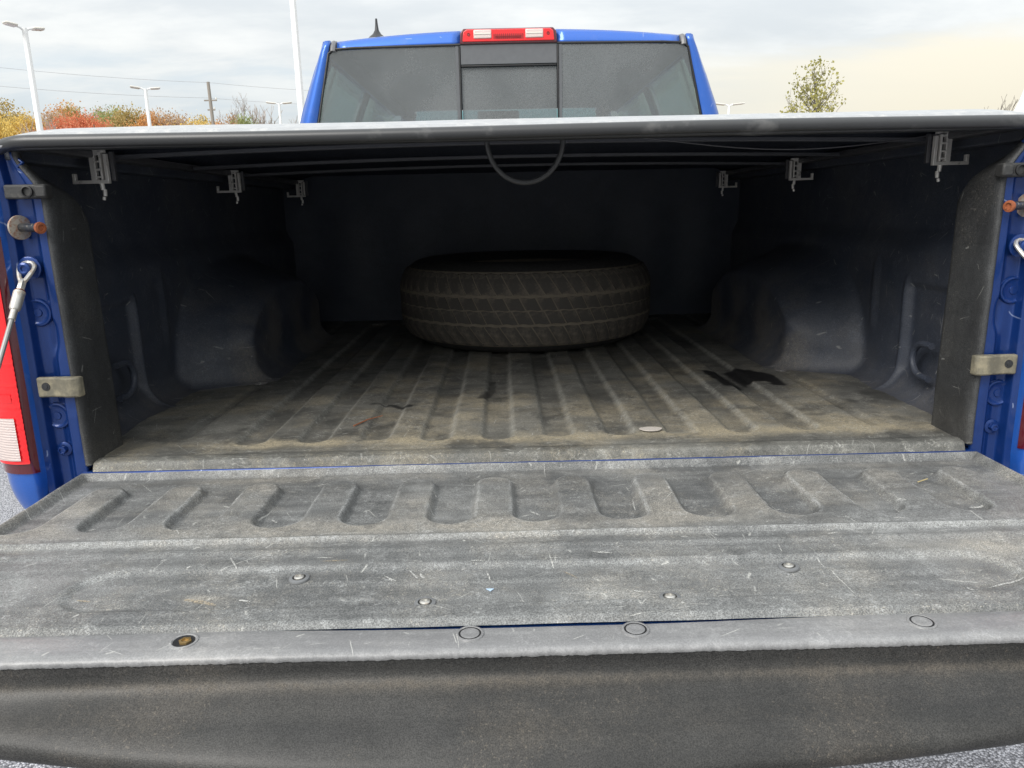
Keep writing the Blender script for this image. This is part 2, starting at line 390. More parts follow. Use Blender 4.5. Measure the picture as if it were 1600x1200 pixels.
# asphalt: coarse grey aggregate, pale as concrete
m, t, b = new_mat('asphalt'); o = t.coord()
vo = t.add('ShaderNodeTexVoronoi'); t.set(vo.inputs['Vector'], o); vo.inputs['Scale'].default_value = 150
agg = t.sep(vo.outputs['Color'])[0]
c = t.mix(t.rng(agg, .1, .9), (.26, .26, .28), (.52, .52, .55)); c = t.mix(t.rng(vo.outputs['Distance'], .35, .75), c, (.10, .10, .11))
c = t.mix(t.rng(t.noise(1.2, 5, .6, o), .4, .7, 0, .35), c, (.30, .30, .31))
t.set(b.inputs['Base Color'], c); P(b, Roughness=.75)
t.set(b.inputs['Normal'], t.bump(t.math('SUBTRACT', 1., vo.outputs['Distance']), .8, .006))
m, t, b = new_mat('dry_grass'); o = t.coord()
c = t.mix(t.noise(.6, 6, .65, o), (.10, .11, .035), (.22, .18, .08)); t.set(b.inputs['Base Color'], c); P(b, Roughness=.95)
exec_parts = True
# ================================================================== the ground
g = MB(); n = 2
g.poly([(-900, -300, GZ), (900, -300, GZ), (900, 1800, GZ), (-900, 1800, GZ)], [(0, 1, 2, 3)]); tag(g.build('grass_field', 'dry_grass', smooth=0), kind='structure')
g = MB(); g.poly([(-60, -40, GZ+.004), (70, -40, GZ+.004), (70, 68, GZ+.004), (-60, 68, GZ+.004)], [(0, 1, 2, 3)]); tag(g.build('parking_lot', 'asphalt', smooth=0), kind='structure')

# ================================================================== the pickup truck
TR = empty('pickup_truck', (0, 1.5, GZ), 'blue pickup truck with its tailgate down, seen into the open bed', 'pickup truck')
BEDL = 1.70
# ---- bed floor: lengthwise corrugations
gx = np.linspace(-.84, .84, 470); gy = np.concatenate([[-.006, -.005, -.003, -.001, .002, .006], np.linspace(.010, .55, 151), np.linspace(.556, BEDL, 130)])
X, Y = np.meshgrid(gx, gy, indexing='ij')
pit = .115; X = np.where(Y < .104, np.clip(X, -.7560, .7560), X); xc = (np.floor(X/pit)+.5)*pit
inside = (np.abs(X) < .60)
yend = .098+.006*np.sin(xc*40)
dg = np.where(Y > yend+.02, np.abs(X-xc)-.027, np.hypot(X-xc, (yend+.02)-Y)-.027)
dg = np.where(Y > BEDL-.10, np.maximum(dg, Y-BEDL+.10), dg)
dg = np.where(inside, dg, .03)
dg = dg+.0022*wav(X*9, Y*16, 1.6, 3)
Z = -.0085*(1-sstep(-.007, .006, dg))
# shallow outer beads
for xb in (-.655, .655): Z -= .004*(1-sstep(.006, .016, np.abs(X-xb)))*sstep(.10, .14, Y)
Z += .0016*wav(X*3, Y*5, 1.5, 5)*sstep(0, .1, Y)+.0007*wav(X*14, Y*14, 2, 8)
Z += .0016*np.exp(-((Y-.020)/.007)**2)-.001*np.exp(-((Y-.036)/.006)**2)             # rolled front lip
Z = Z-.020*(1-sstep(-.006, .004, Y))
Z[:, 0] -= .006
edge = np.exp(-((dg-.001)/.0045)**2)*.9+np.exp(-((Y-.010)/.004)**2)*.25
def blob(cx, cy, rx, ry, p=2): return np.exp(-(((X-cx)/rx)**2+((Y-cy)/ry)**2)**(p/2))
dirt = .55*np.exp(-((Y-.085)/.030)**2)*(.35+.65*sstep(-.2, .6, wav(X*9, Y*2, 1.4, 12)))*(np.abs(X) < .78)
dirt += .75*blob(-.49, .083, .05, .028)+.75*blob(-.385, .085, .045, .026)+.45*blob(.45, .10, .20, .03)+.30*blob(.62, .14, .1, .06)+.35*blob(.83, .28, .03, .08)
dirt += .18*blob(0, .25, .55, .22)
bx = lambda a, b: tuple((at_floor(a, b))[:2])
def at_floor(px, py, z=0.):
    d = _fw*F_PX+_r*(px-800)+_u*(600-py); t_ = (z-CAM[2])/d[2]; return CAM+t_*d
patch = [bx(1000+a*.325, 400+b*.325) for a, b in ((285,548),(360,555),(440,543),(530,548),(640,575),(672,600),(705,628),(640,622),(600,602),(520,606),(502,628),(400,622),(370,596))]
wob = .006*wav(X*40, Y*22, 1.5, 31)
stain = spoly(X+wob, Y+wob*2, patch, .006)*.97
stain *= 1-.75*np.exp(-((X-.505-.06*(.6-Y))/.008)**2)*(Y < .62)
stain = np.maximum(stain, .55*sstep(1.25, .75, np.hypot((X-.79+wob*2)/.058, (Y-.345+wob*3)/.062)))
for pts, wd, k in (([(610,628),(640,634)], .010, .8), ([(583,631),(605,630)], .006, .6), ([(752,622),(768,608),(772,592)], .009, .65)):
    pp = [bx(*q) for q in pts]; stain = np.maximum(stain, k*(1-sstep(wd*.5, wd*1.5, segd(X+wob, Y+wob, pp))))
stain = np.maximum(stain, .20*(1-sstep(-.012, .002, dg))*sstep(-.7, .5, wav(X*12, Y*7, 1.5, 33))*inside)
dirt *= 1-stain
MBf = MB().grid(X, Y, Z, dirt=dirt, edge=edge, stain=stain)
floor = MBf.build('bed_floor', 'floor_liner_plastic', TR, 60)
def floor_z(x, y):
    i = int(np.argmin(np.abs(gx-x))); j = int(np.argmin(np.abs(gy-y))); return float(Z[i, j])
FZ = Z.copy()
# ---- bed side walls with wheel wells
def wall(s):
    yy = np.concatenate([np.linspace(.095, .5, 110), np.linspace(.506, BEDL, 150)]); zz = np.concatenate([np.linspace(-.012, .10, 50), np.linspace(.104, .516, 90)])
    Yw, Zw = np.meshgrid(yy, zz, indexing='ij')
    Xw = .838-.0*Zw
    fil = .055
    inn = np.where(Zw < fil, fil-np.sqrt(np.maximum(0, fil**2-(fil-np.clip(Zw, 0, fil))**2)), 0)
    Xw -= inn*.95
    # recessed rear panel and the bead beside it
    pan = sstep(.40, .375, Yw)*sstep(.245, .225, Zw); Xw += .012*pan*sstep(.02, .06, Zw)
    bead = np.exp(-((Yw-.388-.05*np.clip(.09-Zw, 0, 1))/.009)**2)*sstep(.26, .22, Zw); Xw -= .010*bead
    bead2 = np.exp(-((Yw-.53)/.012)**2)*sstep(.30, .26, Zw)*sstep(.10, .14, Zw); Xw -= .006*bead2
    # upper stiffening step
    Xw += .022*sstep(.30, .36, Zw)
    # wheel well
    u = np.abs((Yw-.99)/.44); top = .275*np.clip(1-u**2.6, 0, 1)**.5
    prot = .165*sstep(-.03, .07, top-Zw)*sstep(1.05, .78, u)
    Xw = np.minimum(Xw, .838+.022*sstep(.30, .36, Zw)-prot-np.where(prot > .05, inn*.25, 0)+0*Zw) if False else Xw-prot
    Xw += .002*wav(Yw*4, Zw*6, 1.4, 20+s)
    dirtw = .55*np.exp(-(Zw/.035)**2)*(.5+.5*wav(Yw*12, Zw*4, 1.2, 25))+.62*sstep(.09, .15, prot)*sstep(.28, .06, Zw)*sstep(.1, .9, .5+wav(Yw*14, Zw*14, 1.5, 27))
    dirtw = np.clip(dirtw, 0, 1)
    edgew = .8*bead*sstep(-.3, .6, wav(Yw*30, Zw*30, 1, 3))+.5*np.exp(-((Zw-.236)/.007)**2)*(Yw < .40)*sstep(-.2, .8, wav(Yw*30, Zw*10, 1, 4))+.8*np.exp(-((prot-.13)/.05)**2)*sstep(0, .9, wav(Yw*10, Zw*10, 1.6, 6+s))
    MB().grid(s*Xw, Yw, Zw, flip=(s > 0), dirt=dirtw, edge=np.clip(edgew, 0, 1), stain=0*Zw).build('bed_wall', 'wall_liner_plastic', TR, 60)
    # underside of the bed rail
    b = MB(); b.box((s*.865, .86, .512), (.10, 1.70, .020)); b.build('bed_rail', 'wall_liner_plastic', TR, bevel=.004)
for s in (-1, 1): wall(s)
# ---- bulkhead
yy = np.linspace(-.90, .90, 160); zz = np.linspace(-.012, .575, 60); Xb, Zb = np.meshgrid(yy, zz, indexing='ij')
Yb = BEDL-.012-.003*np.sin(Xb*2*np.pi/.23)*sstep(.05, .1, Zb)*sstep(.45, .40, Zb)
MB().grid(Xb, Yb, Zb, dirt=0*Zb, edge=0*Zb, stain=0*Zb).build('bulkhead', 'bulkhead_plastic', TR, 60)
# ---- black liner posts either side of the opening
for s in (-1, 1):
    zz = np.concatenate([np.linspace(-.004, .40, 60), np.linspace(.405, .515, 40)])
    # outline of the post in plan: rounded rear corner, flat inner face, back return
    plan = [(.7680, .0030), (.7670, -.0030), (.7640, -.0055), (.7605, -.0050), (.7575, -.0015), (.7555, .004), (.7548, .012)]+[(.7545, .02+.084*i/14) for i in range(15)]+[(.757, .1065), (.765, .108), (.845, .108)]
    U = np.array(plan); X = np.zeros((len(plan), len(zz))); Y = X.copy(); Zp = X.copy()
    for j, z in enumerate(zz):
        lean = .004*sstep(0., .4, z)
        cut = sstep(.435, .515, z)**1.2*(.036+.050*np.clip(U[:, 1]/.09, 0, 1))      # the post curves away below the rail
        depth = 1-.55*sstep(.40, .47, z)
        X[:, j] = U[:, 0]+cut+lean; Y[:, j] = np.where(U[:, 1] > .02, .02+(U[:, 1]-.02)*depth, U[:, 1]); Zp[:, j] = z
    X += .0008*wav(Y*30, Zp*20, 1.5, 40+s)
    ed = np.exp(-((Y-.104)/.006)**2)*sstep(-.1, .5, wav(Y*5, Zp*40, 1.2, 44+s))+.5*np.exp(-((Y-0.0)/.004)**2)*sstep(.0, .6, wav(Y*5, Zp*60, 1.2, 47+s))
    MB().grid(s*X, Y, Zp, flip=(s < 0), dirt=.25*sstep(.10, 0, Zp), edge=np.clip(ed, 0, 1), stain=0*Zp).build('post_liner', 'post_liner_plastic', TR, 50)

# ---- bedside skins (outer body) following the rounded rear corner
plan = [(-.826, .004), (-.832, -.012), (-.838, -.024), (-.846, -.0285), (-.866, -.0275), (-.888, -.018), (-.906, .001), (-.924, .030), (-.940, .068), (-.951, .115), (-.958, .2), (-.966, .5), (-.972, 1.0), (-.974, 1.72)]
def cat(pts, k=6):
    p = np.array(pts); out = []
    for i in range(len(p)-1):
        a, b, c, d = p[max(0, i-1)], p[i], p[i+1], p[min(len(p)-1, i+2)]
        for q in range(k):
            u = q/k; out.append(.5*((2*b)+(-a+c)*u+(2*a-5*b+4*c-d)*u*u+(-a+3*b-3*c+d)*u**3))
    out.append(p[-1]); return np.array(out)
PL = cat(plan)
Tn = np.gradient(PL, axis=0); Nn = np.stack([-Tn[:, 1], Tn[:, 0]], -1); Nn /= np.linalg.norm(Nn, axis=1)[:, None]+1e-9
Nn *= -np.sign((Nn*(PL-np.array([-.80, .6]))).sum(1))[:, None]*-1
def bodyskin(us, zs, off=0.):
    X = np.zeros((len(us), len(zs))); Y = X.copy(); Zs = X.copy()
    for j, z in enumerate(zs):
        tuck = .055*max(0, (-.02-z)/.12)**2 if z > -.16 else .055*1.36+(-.16-z)*.25
        tuck = min(tuck, .10)
        shoulder = .02*max(0, (z-.44)/.08)**2
        P_ = PL[us]+Nn[us]*(off-tuck-shoulder)
        X[:, j] = P_[:, 0]; Y[:, j] = P_[:, 1]; Zs[:, j] = z
    return X, Y, Zs
def arch_cut(mb):                                   # open the wheel arch
    keep = []
    for f in mb.f:
        c = np.mean([mb.v[i] for i in f], axis=0)
        if abs(c[0]) > .9 and math.hypot(c[1]-.99, c[2]+.52) < .44: continue
        keep.append(f)
    mb.f = keep
for s in (-1, 1):
    us = np.arange(len(PL)); zs = np.concatenate([np.linspace(-.45, -.2, 12), np.linspace(-.19, .0, 20), np.linspace(.01, .52, 30)])
    X, Y, Zs = bodyskin(us, zs); mb = MB().grid(-s*X, Y, Zs, flip=(s > 0)); arch_cut(mb)
    side = mb.build('bedside', 'blue_paint', TR, 50)
    b = MB(); b.prism([(s*.802, .5225), (s*.81, .529), (s*.93, .529), (s*.953, .5225)], -.004, 1.70, 1); b.build('rail_cap', 'black_plastic', TR, bevel=.004)
    # tail light on the corner
    lo, hi = 10, 62
    zs = np.linspace(-.007, .385, 60); us = np.arange(lo, hi)
    X, Y, Zs = bodyskin(us, zs, .0035); MB().grid(-s*X, Y, Zs, flip=(s > 0)).build('tail_light', 'maroon_lens', TR, 50)
    tl = [o for o in TR.children if o.name.startswith('tail_light')][-1]
    zs = np.linspace(.012, .368, 90); us = np.arange(lo+6, hi-4)
    X, Y, Zs = bodyskin(us, zs, .0075+0*.001); Y = Y-.0006*np.sign(np.sin(Zs*700))*(Zs < .20)
    MB().grid(-s*X, Y, Zs, flip=(s > 0)).build('red_lens', 'red_lens', tl, 50)
    zs = np.linspace(.018, .092, 75); us = np.arange(lo+10, hi-14)
    X, Y, Zs = bodyskin(us, zs, .010); Y = Y-.0004*np.sin(Zs*1400+X*60)
    MB().grid(-s*X, Y, Zs, flip=(s > 0)).build('reverse_lens', 'white_lens', tl, 50)
    zs = np.linspace(.118, .132, 3); X, Y, Zs = bodyskin(us, zs, .0085)
    MB().grid(-s*X, Y, Zs, flip=(s > 0)).build('lens_divider', 'red_lens', tl, 50)

# ---- blue jambs with their fittings
def jamb(s):
    zz = np.linspace(-.10, .515, 90)
    prof = [(.7650, .004), (.7658, -.0005), (.7710, -.001), (.7800, -.001), (.7830, .0005), (.7865, .006), (.7900, .0105), (.800, .0115), (.812, .0115), (.8175, .010), (.8205, .003), (.8225, -.004), (.826, -.0065), (.832, -.0105)]
    Pf = cat(prof, 3); X = np.repeat(Pf[:, :1], len(zz), 1); Y = np.repeat(Pf[:, 1:], len(zz), 1); Zj = np.repeat(zz[None], len(Pf), 0)
    # stamped step in the crease, upper flare and lower emboss
    k = sstep(.255, .235, Zj)*sstep(.185, .21, Zj)*np.exp(-((X-.787)/.008)**2); Y += .006*k
    X += .006*sstep(.24, .16, Zj)*((X > .776) & (X < .80))*.6
    lean = .004*sstep(0., .4, Zj); cut = .036*sstep(.435, .515, Zj)**1.2+lean; X = X+cut*np.clip((.832-X)/.067, 0, 1)
    em = np.maximum(np.abs(X-.7735)-.0055, np.abs(Zj-.055)-.035); Y -= .0018*sstep(.003, -.001, em)
    J = MB().grid(s*X, Y, Zj, flip=(s < 0)).build('jamb', 'shaded_blue_paint', TR, 50)
    # upper rubber bumper: block with a round hollow and a lip
    b = MB(); b.box((s*.786, -.009, .4535), (.066, .020, .022)); o = b.build('upper_bumper', 'black_rubber', J, bevel=.003)
    b = MB(); b.box((s*.7615, -.0165, .4535), (.018, .009, .019)); b.build('bumper_lip', 'black_rubber', J, bevel=.003)
    b = MB(); b.lathe([(.0085, -.004), (.0090, .003), (.0070, .0035), (.0065, -.002), (0, -.002)], (s*.781, -.0195, .4535), (0, -1, 0), 24); b.build('bumper_ring', 'seam_black', J)
    # striker pin
    c = np.array((s*.8135, -.001, .3985)); d = np.array((-s*.90, -.43, -.02)); d /= np.linalg.norm(d)
    b = MB(); b.lathe([(0, -.002), (.0185, -.002), (.0195, 0), (.019, .003), (.008, .0045), (0, .0045)], c, d, 32); b.build('striker_washer', 'rusty_steel', J)
    b = MB(); b.lathe([(.0068, .003), (.0068, .036), (.0062, .0365), (.0062, .039), (.0068, .0395), (.0068, .046), (0, .046)], c, d, 24); b.build('striker_pin', 'pin_steel', J)
    b = MB(); b.lathe([(.0066, .0445), (.0088, .0475), (.0094, .050), (.0090, .0525), (.0055, .0535), (.0045, .051), (0, .0505)], c, d, 24); b.build('striker_head', 'rust', J)
    # lower bumper
    pts = [(.746, -.004), (.748, -.016), (.756, -.021), (.772, -.0205), (.780, -.0165), (.792, -.014), (.808, -.0135), (.820, -.015), (.8215, -.004)]
    b = MB(); b.prism([(s*x, y) for x, y in pts], .1205, .1545, 2); b.build('lower_bumper', 'tan_rubber', J, bevel=.003)
    b = MB(); b.lathe([(0, .001), (.0035, .001), (.004, .0), (.0068, .0), (.0072, -.002)], (s*.8055, -.0148, .139), (0, -1, 0), 20); b.build('bumper_screw', 'black_plastic', J)
    # embossed holes with a bolt deep inside
    for x, z, r in ((.8125, .2600, .019), (.8085, .0830, .019)):
        b = MB(); b.lathe([(r*1.25, -.0005), (r*1.15, .0032), (r*1.02, .0036), (r*.92, .0020), (r*.75, .0014), (r*.38, .0012), (r*.34, .0030), (0, .0030)], (s*x, .0105, z), (0, -1, 0), 32); b.build('stamped_dimple', 'shaded_blue_paint', J)
        b = MB(); b.lathe([(.0065, -.001), (.0062, .002), (.003, .0025), (.0028, .0005), (0, .0005)], (s*(x+.004), .0150, z), (0, -1, 0), 16); b.build('dimple_bolt', 'pin_steel', J)
    # hex bolt
    b = MB(); b.lathe([(.0125, -.001), (.0125, .0015), (.0095, .0028), (.0070, .003), (.0070, .003)], (s*.8045, .0095, .0235), (0, -1, 0), 24); b.build('bolt_flange', 'shaded_blue_paint', J)
    b = MB(); b.lathe([(.0072, .002), (.0072, .0105), (.0066, .0115), (.0045, .0118), (.0040, .0095), (0, .0095)], (s*.8045, .0095, .0235), (0, -1, 0), 6); b.build('hex_bolt', 'shaded_blue_paint', J, smooth=0)
    # top bracket
    b = MB(); b.tube([(s*.80, .0, .505), (s*.79, -.004, .498), (s*.80, -.002, .492)], .003, 8); b.build('weld_tab', 'shaded_blue_paint', J)
    # tailgate cable: bolt, eyelet, crimp, wire
    cb = np.array((s*.807, -.003, .334))
    C = MB(); C.lathe([(.0185, -.002), (.0185, .001), (.016, .0018), (.0085, .002), (.0085, .016)], cb, (0, -1, 0), 28); cab = C.build('tailgate_cable', 'shaded_blue_paint', TR)
    b = MB(); b.lathe([(.0098, .0115), (.0105, .014), (.0100, .0165), (.0070, .018), (.0045, .0175), (.0040, .0155), (0, .0155)], cb, (0, -1, 0), 24); b.build('cable_bolt', 'shaded_blue_paint', cab)
    e0 = cb+np.array((0, -.0085, 0)); end = np.array((s*.785, -.31, -.005)); dd = end-e0; dd /= np.linalg.norm(dd)
    loop = []; side_ = np.cross(dd, (0, 1, 0)); side_ /= np.linalg.norm(side_); up = -dd
    for k in range(28):
        a = 2*math.pi*k/27; x_, y_ = math.sin(a)*.0125, math.cos(a)*.0125
        if y_ < 0: y_ *= 2.2; x_ *= 1-.45*min(1, -y_/.027)
        loop.append(e0+side_*x_+up*y_)
    b = MB(); b.tube(loop, .0036, 8, False); b.build('cable_eyelet', 'zinc', cab)
    p1 = e0+dd*.022; b = MB(); b.tube([p1, p1+dd*.006, p1+dd*.020, p1+dd*.024], [.0035, .0062, .0058, .004], 6); b.build('eyelet_clip', 'zinc', cab, smooth=30)
    p2 = e0+dd*.047; b = MB(); b.tube([p2-dd*.002, p2, p2+dd*.030, p2+dd*.034], [.0065, .0088, .0082, .006], 14); b.build('cable_crimp', 'zinc', cab)
    b = MB(); b.tube([p2-dd*.0035, p2-dd*.0022], [.0068, .0080], 14); b.build('crimp_end', 'rust', cab)
    b = MB(); b.tube([p2+dd*.030, p2+dd*.052], .0052, 12); b.build('cable_sleeve', 'zinc', cab)
    b = MB(); b.tube([p2+dd*(.05+i*.1*(np.linalg.norm(end-e0)-.097)/1.0) for i in range(11)], .0036, 10); b.build('wire', 'cable_steel', cab)
    b = MB(); b.lathe([(.0, -.003), (.013, -.003), (.013, .008), (0, .008)], end, (s, 0, 0), 20); b.build('cable_anchor', 'zinc', cab)
    # tie-down ring on the wall
    pts = []
    for k in range(25):
        a = math.pi*k/24; pts.append((s*(.822-.006), .262+.040*math.sin(a)*(1.0), .090+.034*math.cos(a)))
    pts = [(s*.816, .235, .124)]+pts+[(s*.816, .235, .056)]
    b = MB(); b.tube(pts, .0068, 10); b.build('tie_down_ring', 'wall_liner_plastic', TR)
for s in (-1, 1): jamb(s)

# ---- sill
b = MB(); b.box((0, .012, -.0255), (1.552, .036, .020)); b.build('bed_sill', 'shaded_blue_paint', TR, bevel=.004)
b = MB(); b.box((0, .030, -.09), (1.60, .03, .11)); b.build('sill_panel', 'shaded_blue_paint', TR, bevel=.004)
# ---- tailgate, lying open
HW = .775
TG = MB(); TG.box((0, -.285, -.052), (2*HW-.006, .552, .044)); TG = TG.build('tailgate', 'blue_paint', TR, bevel=.012, seg=3)
gx = np.linspace(-HW, HW, 640); tt = np.concatenate([[.006, .0065, .008, .011, .015], np.linspace(.019, .512, 205), [.515, .517, .5185, .519]])
X, T = np.meshgrid(gx, tt, indexing='ij')
pt = .123; xf = np.floor(X/pt)*pt+pt/2; dxf = np.abs(X-xf); xs = np.round(X/pt)*pt; dxs = np.abs(X-xs)
jit = .0014*wav(X*22, T*22, 1.4, 51)
d = np.where(T < .115, np.hypot(dxf, .115-T)-.0295, np.where(T < .235, dxf-.0295, .032-np.hypot(dxs, T-.235)))
d += jit
low = sstep(-.0055, .0055, d)*sstep(.02, .03, T)*sstep(.764, .748, np.abs(X))
Zt = -.0115-.0122*low*sstep(.30, .27, T)
Zt += .0022*np.exp(-((T-.309)/.0035)**2)-.0040*sstep(.309, .316, T)+.0012*np.exp(-((T-.336)/.005)**2)-.0012*sstep(.340, .350, T)
def stad(cx, hx, ct, r): return np.hypot(np.maximum(np.abs(X-cx)-hx, 0), T-ct)-r
s1 = stad(0, .512, .431, .045); s2 = stad(.02, .47, .449, .027); s3 = stad(-.70, .03, .435, .050); s4 = stad(.70, .03, .435, .050)
Zt += -.0050*sstep(.008, -.006, s1)-.0014*sstep(.006, -.004, s2)-.0035*sstep(.012, -.010, s3)-.0035*sstep(.012, -.010, s4)
Zt += .0013*wav(X*3, T*7, 1.6, 60)+.0006*wav(X*15, T*15, 1.6, 61)
Zt -= .012*sstep(.022, .006, T)+.006*sstep(.512, .519, T)+.008*sstep(HW-.012, HW, np.abs(X))
n1 = wav(X*25, T*25, 1.3, 70); n2 = wav(X*9, T*9, 1.3, 71)
edge = np.exp(-((d+.0045)/.0026)**2)*(T < .30)*sstep(-.8, .6, n1)*.95+np.exp(-((T-.309)/.004)**2)*sstep(-.9, .3, n1)*.8+np.exp(-((s1-.002)/.005)**2)*sstep(-.3, .7, n1)*.6+.7*np.exp(-((T-.020)/.006)**2)*sstep(-.5, .6, n1)+.5*np.exp(-((T-.48)/.004)**2)*sstep(-.1, .8, n1)
edge += .35*np.exp(-((T-.352)/.006)**2)*sstep(-.4, .9, n2)
dirt = .42*(1-low)*sstep(.06, .12, T)*sstep(.33, .28, T)*sstep(-.6, .9, n2)+.30*np.exp(-((T-.045)/.016)**2)*sstep(-.5, .7, n2)
dirt += .55*np.exp(-(((X-.56)/.10)**2+((T-.37)/.03)**2))+.45*np.exp(-(((X+.40)/.025)**2+((T-.445)/.008)**2))+.30*np.exp(-(((X+.25)/.4)**2+((T-.28)/.03)**2))
TL = MB().grid(X, -T, Zt, flip=True, dirt=np.clip(dirt, 0, 1), edge=np.clip(edge, 0, 1), stain=0*X).build('liner_panel', 'tailgate_liner_plastic', TG, 60)
ZT, GXT, TTT = Zt.copy(), gx.copy(), tt.copy()
def tg_z(x, y): return float(ZT[int(np.argmin(np.abs(GXT-x))), int(np.argmin(np.abs(TTT+y)))])
# screws
for x, y in ((-.295, -.407), (-.137, -.469), (.140, -.472), (.298, -.408)):
    z = tg_z(x, y)+.0016; dn = (.06*random.uniform(-1, 1), .06*random.uniform(-1, 1), 1)
    b = MB(); b.lathe([(.0125, -.001), (.0120, .0008), (.0085, .0018), (.0080, .0016)], (x, y, z), dn, 28); sc = b.build('screw', 'washer_grey', TG)
    b = MB(); b.lathe([(.0062, .001), (.0060, .0022), (.0048, .0031), (.0028, .0033), (.0024, .0018), (0, .0018)], (x, y, z), dn, 24); b.build('screw_head', 'zinc', sc)

# scuffs and gouges that can be picked out one by one on the tailgate
m, t, b = new_mat('chalk_mark'); o = t.coord(); P(b, Roughness=.85, Base_Color=(.46, .46, .44, 1))
t.set(b.inputs['Alpha'], t.rng(t.noise(420, 3, .7, o), .36, .60, .12, .95))
m, t, b = new_mat('tan_mark'); o = t.coord(); P(b, Roughness=.9, Base_Color=(.42, .35, .25, 1))
t.set(b.inputs['Alpha'], t.rng(t.noise(420, 3, .7, o), .40, .62, .05, .8))
def marks(lists, mat_, name):
    b = MB()
    for (ox, oy, k), ls in lists:
        for wd, pts in ls:
            q = [at_floor(ox+x*k, oy+y*k, -.016)[:2] for x, y in pts]; q = cat(q, 5); n_ = len(q)
            tg_ = np.gradient(q, axis=0); nr = np.stack([-tg_[:, 1], tg_[:, 0]], -1); nr /= np.linalg.norm(nr, axis=1)[:, None]+1e-9
            vs = []
            for i in range(n_):
                wv = wd*.00042*(.35+.65*math.sin(math.pi*(i+.6)/(n_+.2)))*random.uniform(.7, 1.2)
                for sg in (-1, 1):
                    p_ = q[i]+nr[i]*wv*sg; vs.append((p_[0], p_[1], tg_z(p_[0], p_[1])+.0009))
            b.poly(vs, [(2*i, 2*i+1, 2*i+3, 2*i+2) for i in range(n_-1)])
    tag(b.build(name, mat_, TG, 60), kind='stuff')
A6, A7, A8 = (0, 690, .4), (480, 690, .4), (960, 690, .4)
marks([(A7, [(4, [(640,465),(695,462)]), (2.5, [(700,490),(715,525)]), (5, [(1115,430),(1190,435)]), (2.5, [(930,455),(990,452)]), (1.5, [(980,570),(1070,573)]), (4, [(1275,562),(1310,566)]), (2, [(1180,135),(1240,115),(1330,110),(1400,112),(1450,135)]), (1.5, [(1240,155),(1260,180)]), (2.5, [(1270,210),(1282,250)]), (2, [(925,85),(930,125)]), (3, [(400,490),(430,520)]), (4, [(440,500),(455,520)]), (3, [(315,515),(330,530)]), (1.5, [(650,325),(680,350)]), (3, [(480,190),(520,215)]), (2, [(830,600),(850,603)]), (1.5, [(1560,350),(1600,390)]), (2, [(30,160),(100,140)]), (2, [(410,465),(450,468)]), (1.2, [(1000,195),(1090,215)]), (5, [(870,255),(910,270)]), (1.5, [(655,215),(700,220),(740,214)])]),
       (A8, [(2, [(480,120),(560,95),(700,95)]), (1.5, [(770,100),(830,115)]), (1.2, [(820,140),(900,190),(980,260)]), (2, [(1100,245),(1140,278)]), (7, [(1390,240),(1440,237)]), (3, [(1465,550),(1600,525)]), (5, [(1380,550),(1420,565)]), (2, [(790,440),(825,480)]), (2, [(640,400),(655,430)]), (2, [(405,585),(430,580)]), (1.5, [(880,610),(900,625)]), (1.2, [(345,355),(380,385),(430,398)]), (2, [(800,530),(835,545)]), (3, [(330,630),(365,635)]), (1.2, [(780,220),(850,170)]), (1.3, [(500,130),(560,200),(630,260)])]),
       (A6, [(2.5, [(900,455),(925,495)]), (4, [(730,495),(750,490)]), (4, [(930,600),(975,605)]), (4, [(340,330),(370,325)]), (1.5, [(550,150),(590,180)]), (4, [(1060,290),(1080,300)]), (2, [(1225,160),(1300,145)]), (1.2, [(560,255),(620,200)]), (1.2, [(880,270),(930,215)]), (3, [(1500,510),(1545,530)]), (2, [(770,160),(870,165)])])], 'chalk_mark', 'scratch_marks')
marks([(A7, [(3, [(1000,490),(1055,515)]), (2, [(60,470),(140,465)])]), (A6, [(8, [(715,600),(780,608),(840,620)]), (2, [(1280,470),(1360,465)]), (4, [(300,608),(350,612)])])], 'tan_mark', 'mud_marks')
# grey cap along the top edge, with ragged lower lip
nx = 700; xs_ = np.linspace(-HW-.006, HW+.006, nx)
rag = .0008*np.abs(wav(xs_*60, 0*xs_, 1.6, 80))+.0007*np.abs(wav(xs_*170, 0*xs_, 1.6, 81))+.0003*np.random.RandomState(3).rand(len(xs_))
topz = -.0200+.0006*wav(xs_*8, 0*xs_, 1, 82)
bowg = .0055*np.exp(-(xs_/.24)**4)                    # the strip gapes a little in the middle
prof = [(-.5215, -.006), (-.5215, -.0012), (-.5235, .0), (-.535, .0006), (-.550, .0006), (-.558, .0003), (-.5635, -.0005), (-.5665, -.0018), (-.5683, -.0036), (-.5688, -.0058), (-.5680, -.0085)]
Xc = np.repeat(xs_[:, None], len(prof), 1); Yc = np.zeros_like(Xc); Zc = np.zeros_like(Xc)
for j, (y, z) in enumerate(prof):
    Yc[:, j] = y; Zc[:, j] = topz+z
    if j < 3: Yc[:, j] -= bowg
    if j > 5: Yc[:, j] -= rag*(.15, .4, .8, 1., 1.)[j-6]; Zc[:, j] -= rag*(.05, .2, .5, .8, 1.)[j-6]
ec = np.zeros_like(Xc); ec[:, 7:10] = .55; ec[:, 1:3] = .3
CAP = MB().grid(Xc, Yc, Zc, dirt=0*Xc, edge=ec, stain=0*Xc).build('edge_cap', 'edge_cap_plastic', TG, 85)
